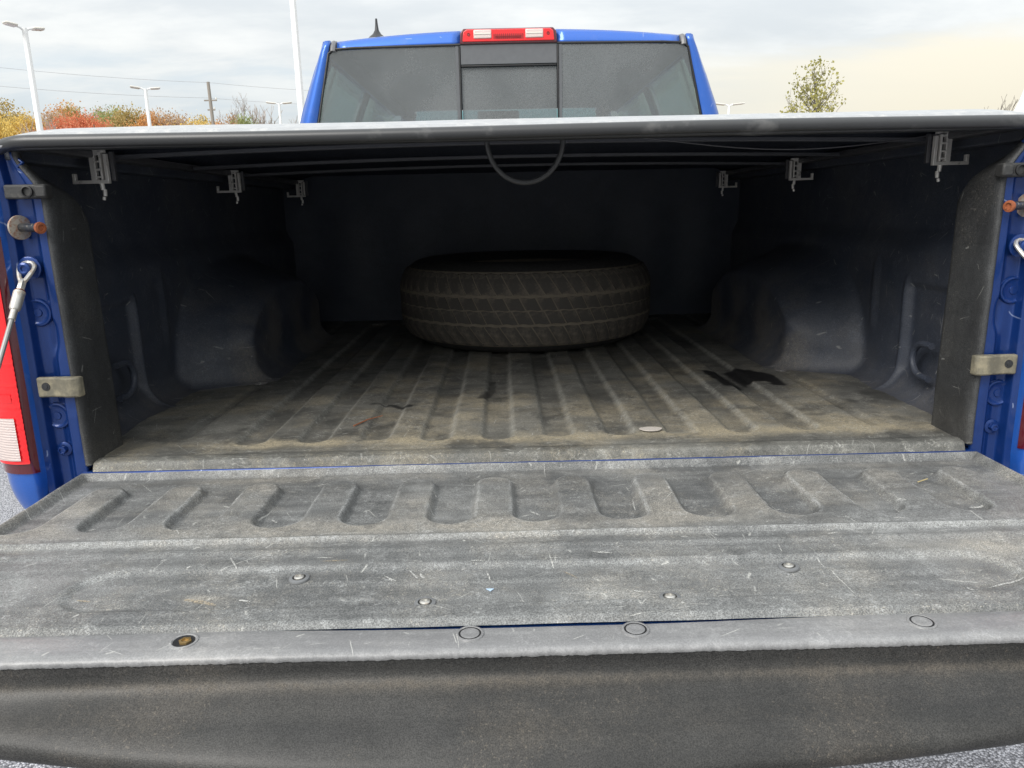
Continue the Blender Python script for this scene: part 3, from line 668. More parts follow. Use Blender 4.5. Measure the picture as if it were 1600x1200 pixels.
for i, x in enumerate((-.379, -.083, .089, .388)):
    b = MB(); z = -.0193
    b.lathe([(.0150, -.0004), (.0142, .0012), (.0124, .0016), (.0112, .0006)], (x, -.541, z), (0, 0, 1), 32); rg = b.build('plug_ring', 'edge_cap_plastic', TG)
    b = MB()
    if i == 0:
        b.lathe([(.0110, .0009), (.0098, .00085), (0, .0008)], (x, -.541, z), (0, 0, 1), 28); b.build('bolt_hole', 'seam_black', rg)
        b = MB(); b.lathe([(.0066, .0006), (.0066, .0026), (.0040, .0028), (.0036, .0012), (0, .0012)], (x+.002, -.5425, z), (0, 0, 1), 6); b.build('hole_bolt', 'brass', rg, smooth=0)
    else:
        b.lathe([(.0122, .0003), (.0118, .0011), (.0100, .0010)], (x, -.541, z), (0, 0, 1), 28); b.build('plug_gap', 'seam_black', rg)
        b = MB(); b.lathe([(.0102, .0004), (.0098, .0012), (.0080, .0017), (.004, .0012), (0, .0010)], (x, -.541, z), (0, 0, 1), 28); b.build('plug', 'edge_cap_plastic', rg)
# dark spoiler face of the tailgate's top edge
prof = cat([(.0, -.0265), (-.0005, -.032), (-.0015, -.044), (-.006, -.0525), (-.016, -.0590), (-.036, -.0680), (-.058, -.0770), (-.072, -.0845), (-.082, -.0925), (-.087, -.102), (-.084, -.111), (-.070, -.117), (-.040, -.120), (-.01, -.120)], 6)
xs_ = np.linspace(-HW-.004, HW+.004, 200); Xs = np.repeat(xs_[:, None], len(prof), 1)
f = np.clip(1-1.02*(xs_/HW)**2, .06, 1)[:, None]
Ys = -.566+prof[None, :, 0]*f; Zs = np.repeat(prof[None, :, 1], len(xs_), 0)+.022*(1-f)*sstep(-.05, -.12, prof[None, :, 1])
Zs = Zs+.0012*wav(Xs*4, Zs*20, 1.3, 90)*sstep(-.03, -.06, Zs)
ds = .55*np.exp(-((Zs+.0535)/.005)**2)*sstep(-.6, .6, wav(Xs*6, Zs*60, 1.2, 91))+.18*np.exp(-((Zs+.075)/.012)**2)*sstep(-.2, .9, wav(Xs*5, Zs*80, 1.2, 92))
MB().grid(Xs, Ys, Zs, dirt=np.clip(ds, 0, 1), edge=0*Xs, stain=0*Xs).build('spoiler', 'spoiler_plastic', TG, 60)
# torsion hinge ends
for s in (-1, 1):
    b = MB(); b.tube([(s*.772, -.010, -.045), (s*.800, -.010, -.045)], .012, 14); b.build('hinge', 'shaded_blue_paint', TG)
# rear bumper under the tailgate
b = MB(); b.prism([(-.86, -.18), (-.88, -.06), (-.84, .03), (.84, .03), (.88, -.06), (.86, -.18), (.5, -.195), (-.5, -.195)], -.42, -.24, 2); b.build('rear_bumper', 'aluminium', TR, bevel=.02, seg=3)

# ---- cab
RZ = 1.062
def roof_z(x, y): return RZ+.034*(1-(abs(x)/.68)**2.2)+.035*sstep(1.9, 2.5, y)-.07*max(0, (y-3.3)/.95)**2
xs_ = np.linspace(-.664, .664, 60); ys_ = np.concatenate([np.linspace(1.895, 2.0, 8), np.linspace(2.05, 3.99, 40)])
Xr, Yr = np.meshgrid(xs_, ys_, indexing='ij'); Zr = np.vectorize(roof_z)(Xr, Yr)
Zr -= .010*sstep(1.93, 1.895, Yr)
MB().grid(Xr, Yr, Zr).build('roof', 'blue_paint', TR, 60, thick=.02)
# rear header between roof edge and glass
zt = lambda x: 1.026+.009*(1-(x/.66)**2)
hx = np.linspace(-.660, .660, 40); Xh = np.repeat(hx[:, None], 6, 1); Yh = np.zeros_like(Xh); Zh = np.zeros_like(Xh)
for i, x in enumerate(hx):
    for j in range(6):
        k = j/5; Zh[i, j] = (1-k)*zt(x)+k*(roof_z(x, 1.9)-.008); Yh[i, j] = 1.878+.017*k**1.5
for nm, a, b_ in (('rear_header', -.66, -.186), ('rear_header', .186, .66)):
    ii = np.where((hx > a-.02) & (hx < b_+.02))[0]
    MB().grid(Xh[ii], Yh[ii], Zh[ii], flip=False).build(nm, 'blue_paint', TR, 60, thick=.02)
ii = np.where(np.abs(hx) < .23)[0]; MB().grid(Xh[ii], Yh[ii]+.012, Zh[ii]).build('header_backing', 'seam_black', TR, 60)
for s in (-1, 1):
    # roof ditch seam
    b = MB(); pts = [(s*.676, 1.880, 1.018), (s*.675, 1.885, 1.038), (s*.673, 1.895, 1.050), (s*.672, 1.95, 1.058), (s*.672, 2.4, 1.082), (s*.672, 3.3, 1.085), (s*.67, 4.0, 1.02)]
    b.tube(pts, .0115, 8); b.build('roof_ditch', 'ditch_grey', TR)
    b = MB(); b.tube([(p[0]+s*.014, p[1]+.002, p[2]-.002) for p in pts], .004, 6); b.tube([(p[0]-s*.013, p[1]+.002, p[2]) for p in pts], .004, 6); b.build('ditch_seal', 'seam_black', TR)
    b = MB(); b.prism([(s*.655, 1.040), (s*.735, 1.030), (s*.722, 1.066), (s*.655, 1.052)], 1.93, 4.0, 1); b.build('roof_side', 'blue_paint', TR)
    b = MB(); b.box((s*.672, 2.92, 1.026), (.085, 1.95, .014)); b.build('added_dark_trim', 'cabin_dark', TR, bevel=.004)  # dark box added to hide the lit inner side of the header
    # rear pillar: from window edge round to the cab side
    rows = [(1.070, .682, .700, .712, .718), (1.02, .694, .722, .735, .744), (.91, .722, .757, .776, .788), (.77, .756, .800, .828, .842), (.60, .792, .840, .868, .885), (.45, .80, .85, .90, .93), (.2, .80, .85, .92, .985), (-.35, .80, .85, .92, .985)]
    R = np.array(rows); zi = np.linspace(1.058, -.35, 60); Pc = []
    for c_ in range(1, 5): Pc.append(np.interp(zi, R[::-1, 0], R[::-1, c_]))
    ycols = [1.876, 1.880, 1.905, 1.985]
    Xp = np.stack(Pc, 0); Yp = np.repeat(np.array(ycols)[:, None], len(zi), 1)+(1.07-zi)[None]*-.04*0; Zp = np.repeat(zi[None], 4, 0)
    Zp[2, :6] -= .006; Zp[3, :6] -= .020
    MB().grid(s*Xp, Yp, Zp, flip=(s > 0)).build('rear_pillar', 'blue_paint', TR, 70, thick=.015)
    # cab side: door skins below the windows, frames round the glass
    sx = lambda z: float(np.interp(z, R[::-1, 0], R[::-1, 4]))
    def strip(y0, y1, z0, z1, name, m_, off=0., k=8, inset=0):
        zz = np.linspace(z0, z1, k); yy_ = np.linspace(y0, y1, 6); A, B = np.meshgrid(yy_, zz, indexing='ij')
        Xx = np.vectorize(sx)(B)+off-inset; MB().grid(s*Xx, A, B, flip=(s > 0)).build(name, m_, TR, 50, thick=.012)
    strip(1.985, 4.05, -.35, .50, 'door_panel', 'blue_paint')
    strip(1.985, 2.16, .50, 1.045, 'window_post', 'blue_paint'); strip(2.98, 3.10, .50, 1.045, 'window_post', 'trim_black')
    strip(2.16, 4.05, 1.022, 1.07, 'side_header', 'blue_paint'); strip(1.985, 2.16, 1.045, 1.07, 'side_header', 'blue_paint')
    strip(2.16, 2.98, .50, 1.022, 'side_window', 'side_glass', inset=.006); strip(3.10, 3.98, .50, 1.022, 'side_window', 'side_glass', inset=.006)
    # front pillar, fender, hood side, wheels
    b = MB(); b.tube([(s*.635, 3.96, 1.03), (s*.80, 4.75, .52)], .05, 10); b.build('front_pillar', 'blue_paint', TR)
    b = MB(); b.prism([(s*.62, -.35), (s*.985, -.35), (s*.985, .26), (s*.93, .36), (s*.62, .40)], 4.05, 5.75, 1); b.build('front_fender', 'blue_paint', TR, bevel=.05, seg=3)
    for yw in (.99, 4.95):
        c_ = (s*.86, yw, GZ+.40); b = MB(); b.lathe([(.22, -.11), (.30, -.13), (.37, -.125), (.398, -.10), (.402, 0), (.398, .10), (.37, .125), (.30, .13), (.22, .11)], c_, (s, 0, 0), 48); wh = b.build('wheel', 'sidewall_rubber', TR)
        b = MB(); b.lathe([(.225, .11), (.215, .06), (.10, .05), (.08, .08), (0, .08)], c_, (s, 0, 0), 32); b.build('rim', 'wheel_steel', wh)
b = MB(); b.prism([(-.85, .28), (.85, .28), (.80, .42), (0, .455), (-.80, .42)], 4.72, 5.78, 1); b.build('hood', 'blue_paint', TR, bevel=.04, seg=3)
b = MB(); b.prism([(-.93, -.40), (.93, -.40), (.93, .28), (.80, .37), (-.80, .37), (-.93, .28)], 5.76, 5.86, 1); b.build('front_grille', 'trim_black', TR, bevel=.03)
b = MB(); b.box((0, 3.6, -.42), (1.5, 4.3, .14)); b.build('chassis', 'seam_black', TR)
# cab back wall below the glass
b = MB(); b.box((0, 1.885, .10), (1.60, .03, .93)); b.build('cab_back_panel', 'blue_paint', TR, bevel=.01)
# rear glass in three bays
def pane(name, pts, y, m_, par, th=.004):
    b = MB(); b.prism(pts, y, y+th, 1); return b.build(name, m_, par, smooth=0)
W = MB()
fr = [(-.798, .55), (-.694, 1.012), (-.672, 1.026), (-.60, 1.030), (0, 1.0355), (.60, 1.030), (.672, 1.026), (.694, 1.012), (.798, .55)]
W.tube([(x, 1.879, z) for x, z in fr], .0048, 8); RW = W.build('rear_window', 'seam_black', TR)
for s in (-1, 1):
    pane('fixed_pane', [(s*.192, .55), (s*.792, .55), (s*.690, 1.008), (s*.668, 1.022), (s*.192, 1.032)], 1.880, 'tinted_glass', RW)
    b = MB(); b.box((s*.1895, 1.878, .79), (.0055, .010, .478)); b.build('slider_track', 'seam_black', RW, bevel=.002)
    b = MB(); b.box((s*.1995, 1.8788, .79), (.011, .002, .478)); b.build('frit_band', 'window_surround', RW)
pane('upper_panel', [(-.185, .962), (.185, .962), (.185, 1.0325), (-.185, 1.0325)], 1.876, 'window_surround', RW)
b = MB(); b.box((0, 1.878, .9555), (.37, .012, .006)); b.build('slider_rail', 'seam_black', RW, bevel=.002)
pane('sliding_pane', [(-.185, .55), (.185, .55), (.185, .951), (-.185, .951)], 1.884, 'tinted_glass', RW)
# third brake light
BL = MB(); BL.prism([(-.187, 1.034), (.187, 1.034), (.184, 1.075), (.172, 1.089), (-.172, 1.089), (-.184, 1.075)], 1.868, 1.890, 1); BL = BL.build('brake_light', 'maroon_lens', TR, bevel=.004)
b = MB(); b.prism([(-.176, 1.041), (.176, 1.041), (.172, 1.076), (.160, 1.084), (-.160, 1.084), (-.172, 1.076)], 1.861, 1.869, 1); b.build('lens', 'red_lens', BL, bevel=.003)
for s in (-1, 1):
    b = MB(); b.box((s*.099, 1.8585, 1.066), (.068, .006, .031)); cl_ = b.build('cargo_lens', 'white_lens', BL, bevel=.003)
    b = MB(); b.box((s*.099, 1.8545, 1.067), (.062, .002, .004)); b.build('lens_line', 'lamp_grey', cl_)
    b = MB(); b.lathe([(.0065, 0), (.006, .002), (.003, .002), (0, .001)], (s*.152, 1.8605, 1.066), (0, -1, 0), 16); b.build('lens_screw', 'dark_red', BL)
for i in range(16):
    x = -.055+.11*i/15; b = MB(); b.box((x, 1.8595, 1.058), (.0032, .004, .018)); b.build('lens_rib', 'dark_red', BL)
b = MB(); b.box((0, 1.8590, 1.0545), (.10, .003, .008)); b.build('light_strip', 'dark_red', BL)
# antenna fin
ab = Vector((-.530, 2.06, roof_z(-.53, 2.06)+.010))
b = MB(); b.lathe([(.042, -.020), (.040, .004), (.030, .014), (.017, .024), (.0085, .038), (.0055, .06), (.004, .082), (0, .083)], ab, (0, .0, 1), 16); b.build('antenna', 'black_plastic', TR)
# cabin: headliner, seats, visors, windshield
b = MB(); b.box((0, 2.95, 1.054), (1.30, 1.96, .012)); b.build('headliner', 'headliner', TR, bevel=.01)
for y, n_ in ((2.30, 3), (3.25, 2)):
    for k in range(n_):
        x = (k-(n_-1)/2)*(.50 if n_ == 3 else .78); b = MB(); b.box((x, y, .42), (.48, .16, .62)); st = b.build('seat_back', 'cabin_dark', TR, bevel=.04, seg=3)
        b = MB(); b.box((x, y, .70 if n_ == 3 else .80), (.26, .10, .17)); b.build('headrest', 'cabin_dark', st, bevel=.035, seg=3)
b = MB(); b.box((0, 4.55, .38), (1.5, .35, .22)); b.build('dashboard', 'cabin_dark', TR, bevel=.05)
b = MB(); b.poly([(-.58, 3.965, 1.050), (.58, 3.965, 1.050), (.76, 4.75, .50), (-.76, 4.75, .50)], [(0, 1, 2, 3)]); b.build('windshield', 'windshield_glass', TR)
b = MB(); b.box((-.05, 3.93, .995), (.27, .03, .09)); b.build('rear_view_mirror', 'cabin_dark', TR, bevel=.012)

# ================================================================== tonneau cover
TN = empty('tonneau_cover', (0, .85, .53), 'black soft roll-up cover stretched over the truck bed, rear edge coloured pale as if reflecting sky', 'bed cover')
CW = .818
xs_ = np.linspace(-CW, CW, 120); ys_ = np.concatenate([np.linspace(-.030, .03, 10), np.linspace(.04, .4, 30), np.linspace(.43, 1.80, 40)])
X, Y = np.meshgrid(xs_, ys_, indexing='ij')
def cover_z(X, Y):
    z = .5375+.033*(1-np.exp(-(Y+.03)/.12))
    z = z-.010*sstep(-.018, -.030, Y)
    z = z-(.010+.034*sstep(.0, .25, Y))*np.clip((np.abs(X)-CW+.075)/.075, 0, 1)**2.2+.0012*wav(X*6, Y*4, 1, 3)*sstep(-.02, .1, Y)
    return z-.02*sstep(1.4, 1.8, Y)
MB().grid(X, Y, cover_z(X, Y)).build('cover_sheet', 'sky_sheen_vinyl', TN, 60, thick=.004)
MB().grid(X[:, 6:], Y[:, 6:], cover_z(X, Y)[:, 6:]-.0065, flip=True).build('cover_underside', 'underside', TN, 60)
# rear rail: rubber roll under the sheet
pts = []
for k in range(81):
    x = -CW-.004+(2*CW+.008)*k/80; e = max(0, abs(x)-CW+.05)/.054
    pts.append((x, -.028+.020*e**2, .5265+.0012*math.sin(x*5)-.008*e**2))
b = MB(); b.tube(pts, .0098, 14); b.build('rear_seal', 'seal_roll', TN)
b = MB(); b.box((0, -.009, .524), (2*CW-.03, .026, .018)); b.build('rear_bar', 'seal_roll', TN, bevel=.004)
b = MB(); b.box((0, .52, .5185), (.0, .0, .0)) if False else None
for s in (-1, 1):
    b = MB(); b.box((s*.797, .86, .5245), (.042, 1.72, .013)); b.build('side_rail', 'dull_bar', TN, bevel=.003)
# cross bows, arched
for y, wd in ((.235, .018), (.62, .020), (.98, .022)):
    pts = [(x, y, .517+.012*(1-(x/.76)**2)) for x in np.linspace(-.765, .765, 25)]
    b = MB(); vs = []; fs = []
    for i, (x, yy_, z) in enumerate(pts):
        vs += [(x, yy_-wd/2, z), (x, yy_+wd/2, z), (x, yy_+wd/2, z+.008), (x, yy_-wd/2, z+.008)]
        if i: o_ = 4*i; fs += [(o_-4+k, o_-4+(k+1) % 4, o_+(k+1) % 4, o_+k) for k in range(4)]
    b.poly(vs, fs); b.build('bow', 'bow_bar', TN, 20, bevel=.0015)
# release strap loop
pts = []
for k in range(29):
    u = k/28; a = math.pi*u; x = -.066*math.cos(a)*(1-.06*math.sin(a)); z = .529-.0735*math.sin(a)**.85
    pts.append((x+.003, .115+.006*math.sin(a), z))
b = MB(); b.tube(pts, .0048, 10); b.build('pull_strap', 'seal_roll', TN)
# loose cord hanging in a shallow arc on the right
pts = [(.19+.57*u, .10+.06*u, .526-.024*math.sin(math.pi*u)**1.1) for u in np.linspace(0, 1, 30)]
b = MB(); b.tube(pts, .0011, 6); b.build('loose_cord', 'dull_bar', TN)
# six clamps
CL = [(.192, .0), (.905, .0), (1.599, .0)]
def clamp(s, y, mat_):
    x0 = s*.772
    b = MB()
    b.box((x0-s*.0135, y, .4985), (.0062, .009, .052)); b.box((x0+s*.0115, y, .4985), (.0070, .009, .052)); b.box((x0, y, .4755), (.0320, .0088, .0062))
    b.box((x0+s*.032, y, .4755), (.036, .0086, .0060)); b.box((x0+s*.0468, y, .4815), (.0060, .0084, .0180))
    c_ = b.build('clamp', mat_, TN, bevel=.0008)
    b = MB(); b.box((x0-s*.0058, y-.002, .505), (.0034, .011, .052)); b.box((x0+s*.0048, y-.002, .505), (.0034, .011, .052))
    for z in (.484, .497, .511, .524): b.box((x0-s*.0005, y-.0022, z), (.0088, .0106, .0032))
    b.box((x0+s*.012, y-.002, .529), (.052, .011, .0050)); b.build('clamp_channel', mat_, c_, bevel=.0006)
    b = MB(); b.box((x0-s*.0205, y+.011, .503), (.007, .009, .052)); b.build('clamp_jaw', 'dull_bar', c_, bevel=.001)
    b = MB(); b.tube([(x0-s*.001, y, .473), (x0-s*.002, y, .461)], .0040, 8); b.tube([(x0-s*.005, y, .462), (x0-s*.004, y, .450)], .0036, 8); b.tube([(x0-s*.002, y, .449), (x0-s*.001, y, .443)], .0030, 8); b.build('clamp_bolt', mat_, c_)
for s in (-1, 1):
    for y, _ in CL: clamp(s, y, 'aluminium')

# ================================================================== spare tire
TC = (.030, 1.262); R_T = .41; TW = .265
ST = empty('spare_tire', (TC[0], TC[1], 0), 'worn dusty spare tire lying flat on the bed floor', 'tire')
pr = [(.205, .055), (.225, .035), (.28, .008), (.325, .003), (.355, .012), (.372, .024), (.382, .036), (.392, .058), (.400, .09), (.4025, .13), (.400, .175), (.392, .207), (.382, .229), (.372, .241), (.355, .253), (.325, .262), (.28, .257), (.225, .230), (.205, .210), (.20, .13), (.205, .055)]
pc = cat(pr, 4)
b = MB(); b.lathe([tuple(p) for p in pc], (TC[0], TC[1], 0), (0, 0, 1), 120); carc = b.build('carcass', 'tire_groove_dust', ST)
b = MB(); side = [p for p in pc if p[1] > .236 and p[0] > .204]; b.lathe([(p[0], p[1]+.0012) for p in side], (TC[0], TC[1], 0), (0, 0, 1), 120)
side2 = [p for p in pc if p[1] < .029 and p[0] > .26]; b.lathe([(p[0]+.0006, max(.0006, p[1]-.0012)) for p in side2], (TC[0], TC[1], 0), (0, 0, 1), 120); b.build('sidewall', 'sidewall_rubber', ST)
b = MB(); b.lathe([(.206, .206), (.198, .212), (.190, .20), (.186, .12), (.10, .10), (.07, .115), (.035, .115), (.033, .10)], (TC[0], TC[1], 0), (0, 0, 1), 60); b.build('steel_rim', 'wheel_steel', ST)
# tread blocks: five ribs, each block one piece
NB = 56
def prof_r(z):                                       # radius of the tread face at height z
    return .4090-4.6*max(0, abs(z-.1325)-.042)**1.9
b = MB(); b.lathe([(prof_r(z_)-.0022, z_) for z_ in np.linspace(.034, .231, 14)], (TC[0], TC[1], 0), (0, 0, 1), 96); tread = b.build('tread', 'tire_groove_dust', ST)
def block(z0, z1, sk, gap=.0030, nz=4, na=4, zig=.0016):
    da = 2*math.pi/NB; vs = []; fs = []
    for lay in (0, 1):
        for i in range(nz+1):
            z = z0+(z1-z0)*i/nz; r = prof_r(z)-(0 if lay else .010)
            ins = .0007 if lay else 0
            for j in range(na+1):
                g_ = gap/.4/2; a = -da/2+g_+ins/.4+(da-2*g_-2*ins/.4)*j/na+sk*(z-.1325)/.4
                zz_ = z
                if i == 0: zz_ = z+zig*math.sin(j/na*2*math.pi)+ins
                if i == nz: zz_ = z+zig*math.sin(j/na*2*math.pi)-ins
                vs.append((r*math.sin(a), -r*math.cos(a), zz_))
    n1_ = (nz+1)*(na+1); id_ = lambda l, i, j: l*n1_+i*(na+1)+j
    for i in range(nz):
        for j in range(na): fs.append((id_(1, i, j), id_(1, i, j+1), id_(1, i+1, j+1), id_(1, i+1, j)))
    for j in range(na): fs += [(id_(0, 0, j), id_(0, 0, j+1), id_(1, 0, j+1), id_(1, 0, j)), (id_(1, nz, j), id_(1, nz, j+1), id_(0, nz, j+1), id_(0, nz, j))]
    for i in range(nz): fs += [(id_(0, i+1, 0), id_(0, i, 0), id_(1, i, 0), id_(1, i+1, 0)), (id_(0, i, na), id_(0, i+1, na), id_(1, i+1, na), id_(1, i, na))]
    return MB().poly(vs, fs).mesh('tread_block', 40)
ribs = [(.030, .0905, -.55), (.0965, .1285, .75), (.1320, .1640, .75), (.1700, .2350, -.55)]
ribs = [(.030, .0875, -.62), (.0945, .1310, -.50), (.1335, .1690, -.50), (.1760, .2350, -.62)]
for z0, z1, sk in ribs:
    me = block(z0, z1, sk); me.materials.append(MATS['tire_rubber']); ph = random.uniform(0, .06)
    for k in range(NB):
        o = bpy.data.objects.new('tread_block', me); col.objects.link(o); o.parent = tread; o.rotation_euler = (0, 0, 2*math.pi*k/NB+ph)

# ================================================================== litter in the bed
def ribbon(name, pts, r, m_, label, cat_): b = MB(); b.tube(pts, r, 6); o = b.build(name, m_); return tag(o, label, cat_)
p0 = at_floor(553, 668); p1 = at_floor(575, 658); p2 = at_floor(598, 652)
ribbon('pine_needle', [(p[0], p[1], floor_z(p[0], p[1]) if False else float(np.interp(0, [0, 1], [0, 0]))+.0035) for p in (p0, p1, p2)], [.0014, .0012, .0007], 'twig', 'thin reddish pine needle lying on the bed floor', 'twig')
c_ = at_floor(1017, 673); b = MB()
b.prism([(c_[0]+.021*math.cos(a)*(1+.10*math.sin(3*a)), c_[1]+.013*math.sin(a)) for a in np.linspace(0, 2*math.pi, 18, endpoint=False)], .0028, .0042, 2); tag(b.build('bark_chip', 'pale_chip'), 'flat pale oval chip near the bed sill right of centre', 'chip')
c_ = at_floor(1362, 572); b = MB(); b.prism([(c_[0]-.012, c_[1]-.006), (c_[0]+.002, c_[1]-.010), (c_[0]+.014, c_[1]+.004), (c_[0]+.003, c_[1]+.009)], .010, .0125, 2); tag(b.build('leaf_scrap', 'twig'), 'small orange leaf scrap at the foot of the right bed wall', 'leaf scrap')
c_ = at_floor(1442, 608); b = MB(); b.prism([(c_[0]-.010, c_[1]-.012), (c_[0]+.008, c_[1]-.010), (c_[0]+.010, c_[1]+.012), (c_[0]-.006, c_[1]+.016)], .018, .020, 2); tag(b.build('leaf_scrap', 'straw'), 'yellow leaf scrap beside the dark spot in the right rear corner', 'leaf scrap')
p0 = at_floor(1434, 754, -.02); p1 = at_floor(1449, 750, -.02)
ribbon('straw_piece', [(p0[0], p0[1], -.019), (p1[0], p1[1], -.018)], .0008, 'straw', 'thin yellow straw on the tailgate near its right hinge end', 'straw')
c_ = at_floor(765, 918, -.02); z = tg_z(c_[0], c_[1])+.0006; b = MB(); b.poly([(c_[0]-.0045, c_[1]+.0025, z), (c_[0]+.005, c_[1]+.002, z), (c_[0]+.001, c_[1]-.0035, z), (c_[0]-.0045, c_[1]+.0025, z+.0008), (c_[0]+.005, c_[1]+.002, z+.0008), (c_[0]+.001, c_[1]-.0035, z+.0008)], [(2, 1, 0), (3, 4, 5), (0, 1, 4, 3), (1, 2, 5, 4), (2, 0, 3, 5)]); tag(b.build('paint_chip', 'blue_chip'), 'tiny triangular pale blue paint chip on the tailgate', 'paint chip')

# ================================================================== light poles
def lamp_post(px, ptop, Y, label, span=2.0, rot=0., r=.11, heads=True, top=None):
    p = at(px, ptop, Y) if top is None else Vector((at(px, 60, Y)[0], Y, top)); h = p[2]-GZ
    L = empty('light_pole', (p[0], p[1], GZ), label, 'light pole', 'parking lot light poles')
    b = MB(); b.tube([(p[0], p[1], GZ), (p[0], p[1], GZ+h*.5), (p[0], p[1], p[2])], [r*1.15, r, r*.8], 10); b.build('pole', 'white_pole', L)
    b = MB(); b.lathe([(.30, 0), (.30, .75), (.26, .80), (0, .80)], (p[0], p[1], GZ), (0, 0, 1), 20); b.build('concrete_base', 'lamp_grey', L)
    for s in (-1, 1):
        d_ = Vector((math.cos(rot), math.sin(rot), 0))*s; c = Vector(p)
        b = MB(); b.tube([c-Vector((0, 0, .12)), c+d_*.15+Vector((0, 0, .0)), c+d_*.3+Vector((0, 0, .04))], .05, 8); b.build('arm', 'white_pole', L)
        q = Matrix.Rotation(rot, 3, 'Z') @ Matrix.Rotation(-.10*s, 3, 'Y')
        b = MB(); b.box(c+d_*(.28+span/4)+Vector((0, 0, .07)), (span/2, .36, .09), q); hd = b.build('lamp_head', 'lamp_grey', L, bevel=.05)
        b = MB(); b.box(c+d_*(.28+span/4)+Vector((0, 0, .02)), (span/2.4, .28, .03), q); b.build('lamp_lens', 'white_lens', hd)
lamp_post(38, 44, 31, 'tall white twin-head light pole at the far left, nearest of the left ones', .9, 1.0, .125)
lamp_post(227, 139, 50, 'white twin-head light pole standing in front of the orange tree line', 1.2, .5, .125)
lamp_post(462, 0, 22, 'thick white pole rising out of the frame beside the cab', 1.7, .2, .10, top=at(462, -90, 22)[2])
lamp_post(436, 162, 68, 'small faint far light pole just left of the cab', 1.6, .2, .12)
lamp_post(1139, 164, 58, 'small far twin-head light pole just right of the cab', 1.8, .1, .11)

# utility pole and wires
p = at(325, 128, 75); U = empty('utility_pole', (p[0], p[1], GZ), 'brown wooden utility pole with crossarms behind the trees', 'utility pole')
b = MB(); b.tube([(p[0]+.25, p[1], GZ), (p[0], p[1], p[2])], [.20, .14], 10); b.build('pole', 'wood_pole', U)
for dz, ln in ((1.65, 1.2), (2.5, .7)):
    b = MB(); b.box((p[0]+.05, p[1], p[2]-dz), (ln, .12, .12)); b.build('crossarm', 'wood_pole', U)
    b = MB(); b.lathe([(.06, 0), (.07, .1), (.03, .2), (0, .2)], (p[0]+ln/2, p[1], p[2]-dz+.06), (0, 0, 1), 8); b.build('insulator', 'lamp_grey', U)
for k, (y0, y1, y2, lab) in enumerate(((102, 129, 146, 'upper overhead wire running across to the utility pole'), (133, 153, 166, 'lower overhead wire running across to the utility pole'))):
    a = np.array(at(-120, y0-10, 62)); m_ = np.array(at(326, y1, 75)); e = np.array(at(620, y2, 84)); pts = []
    for u in np.linspace(0, 1, 14): q = a*(1-u)+m_*u; q[2] -= 1.0*u*(1-u); pts.append(q)
    for u in np.linspace(0, 1, 10)[1:]: q = m_*(1-u)+e*u; q[2] -= .8*u*(1-u); pts.append(q)
    b = MB(); b.tube(pts, .016, 5); tag(b.build('overhead_wire', 'wire_grey'), lab, 'wire')

# ================================================================== trees
def branchy(r, base, h, spread, levels=4, r0=.14, n0=5, up=.55, tmin=.012):
    """bare branching skeleton: list of (points, radii)"""
    out = []
    def grow(p, d, L, rad, lev):
        pts = [p]; n = 4; dd = d.copy()
        for i in range(n):
            dd = dd+r.randn(3)*.10+np.array([0, 0, .05]); dd /= np.linalg.norm(dd); pts.append(pts[-1]+dd*L/n)
        out.append((pts, [max(tmin, rad*(1-.55*i/n)) for i in range(n+1)], lev))
        if lev >= levels: return
        for k in range(n0 if lev else n0+3):
            u = r.uniform(.35, 1.0); i = min(n-1, int(u*n)); q = pts[i]+(pts[i+1]-pts[i])*(u*n-i)
            a = r.uniform(0, 2*math.pi); sp = spread*r.uniform(.6, 1.2)
            nd = dd*up+np.array([math.cos(a)*sp, math.sin(a)*sp, .25]); nd /= np.linalg.norm(nd)
            grow(q, nd, L*r.uniform(.45, .68), max(tmin, rad*.48), lev+1)
    grow(np.array(base, float), np.array([r.randn()*.04, r.randn()*.04, 1.]), h*.58, r0, 0)
    return out
def leafquads(r, centres, size, flat=.5):
    m_ = len(centres); n_ = r.randn(m_, 3); n_ /= np.linalg.norm(n_, axis=1)[:, None]
    a = np.cross(n_, r.randn(m_, 3)); a /= np.linalg.norm(a, axis=1)[:, None]+1e-9; b_ = np.cross(n_, a)
    s_ = size*r.uniform(.55, 1.25, (m_, 1)); asp = r.uniform(.5, 1., (m_, 1))
    V = np.stack([centres-a*s_, centres-b_*s_*asp, centres+a*s_, centres+b_*s_*asp], 1)
    return V.reshape(-1, 3)
def crown_mesh(seed, w_, h_, n_clump=46, per=55, leaf=.22, z0=.35):
    r = np.random.RandomState(seed); C = []
    for k in range(n_clump):
        d_ = r.randn(3); d_ /= np.linalg.norm(d_); rad = r.uniform(.45, 1.0)
        c = d_*rad*np.array([w_/2, w_/2, h_*(1-z0)/2])+np.array([0, 0, h_*(z0+(1-z0)/2)])
        c[:2] *= 1-.25*max(0, (c[2]/h_-.6)/.4)
        cs = r.uniform(.5, 1.0)*w_*.15
        C.append(c+r.randn(per, 3)*np.array([cs, cs, cs*.75])*.75)
    V = leafquads(r, np.concatenate(C), leaf); me = bpy.data.meshes.new('crown')
    F = np.arange(len(V)).reshape(-1, 4); me.from_pydata(V.tolist(), [], F.tolist()); me.update(); return me
def skel_mesh(seed, h, spread, levels, r0, n0, tmin, up=.55, name='branches', n=5):
    b = MB()
    for pts, rad, lev in branchy(np.random.RandomState(seed), (0, 0, 0), h, spread, levels, r0, n0, up, tmin): b.tube(pts, rad, n if lev < 2 else 3, False)
    return b.mesh(name, 60)
CROWNS = [crown_mesh(100+i, 7.2, 12, n_clump=85, per=150, leaf=.115) for i in range(5)]
TRUNKS = [skel_mesh(200+i, 11, .5, 2, .22, 5, .05, name='trunk') for i in range(3)]
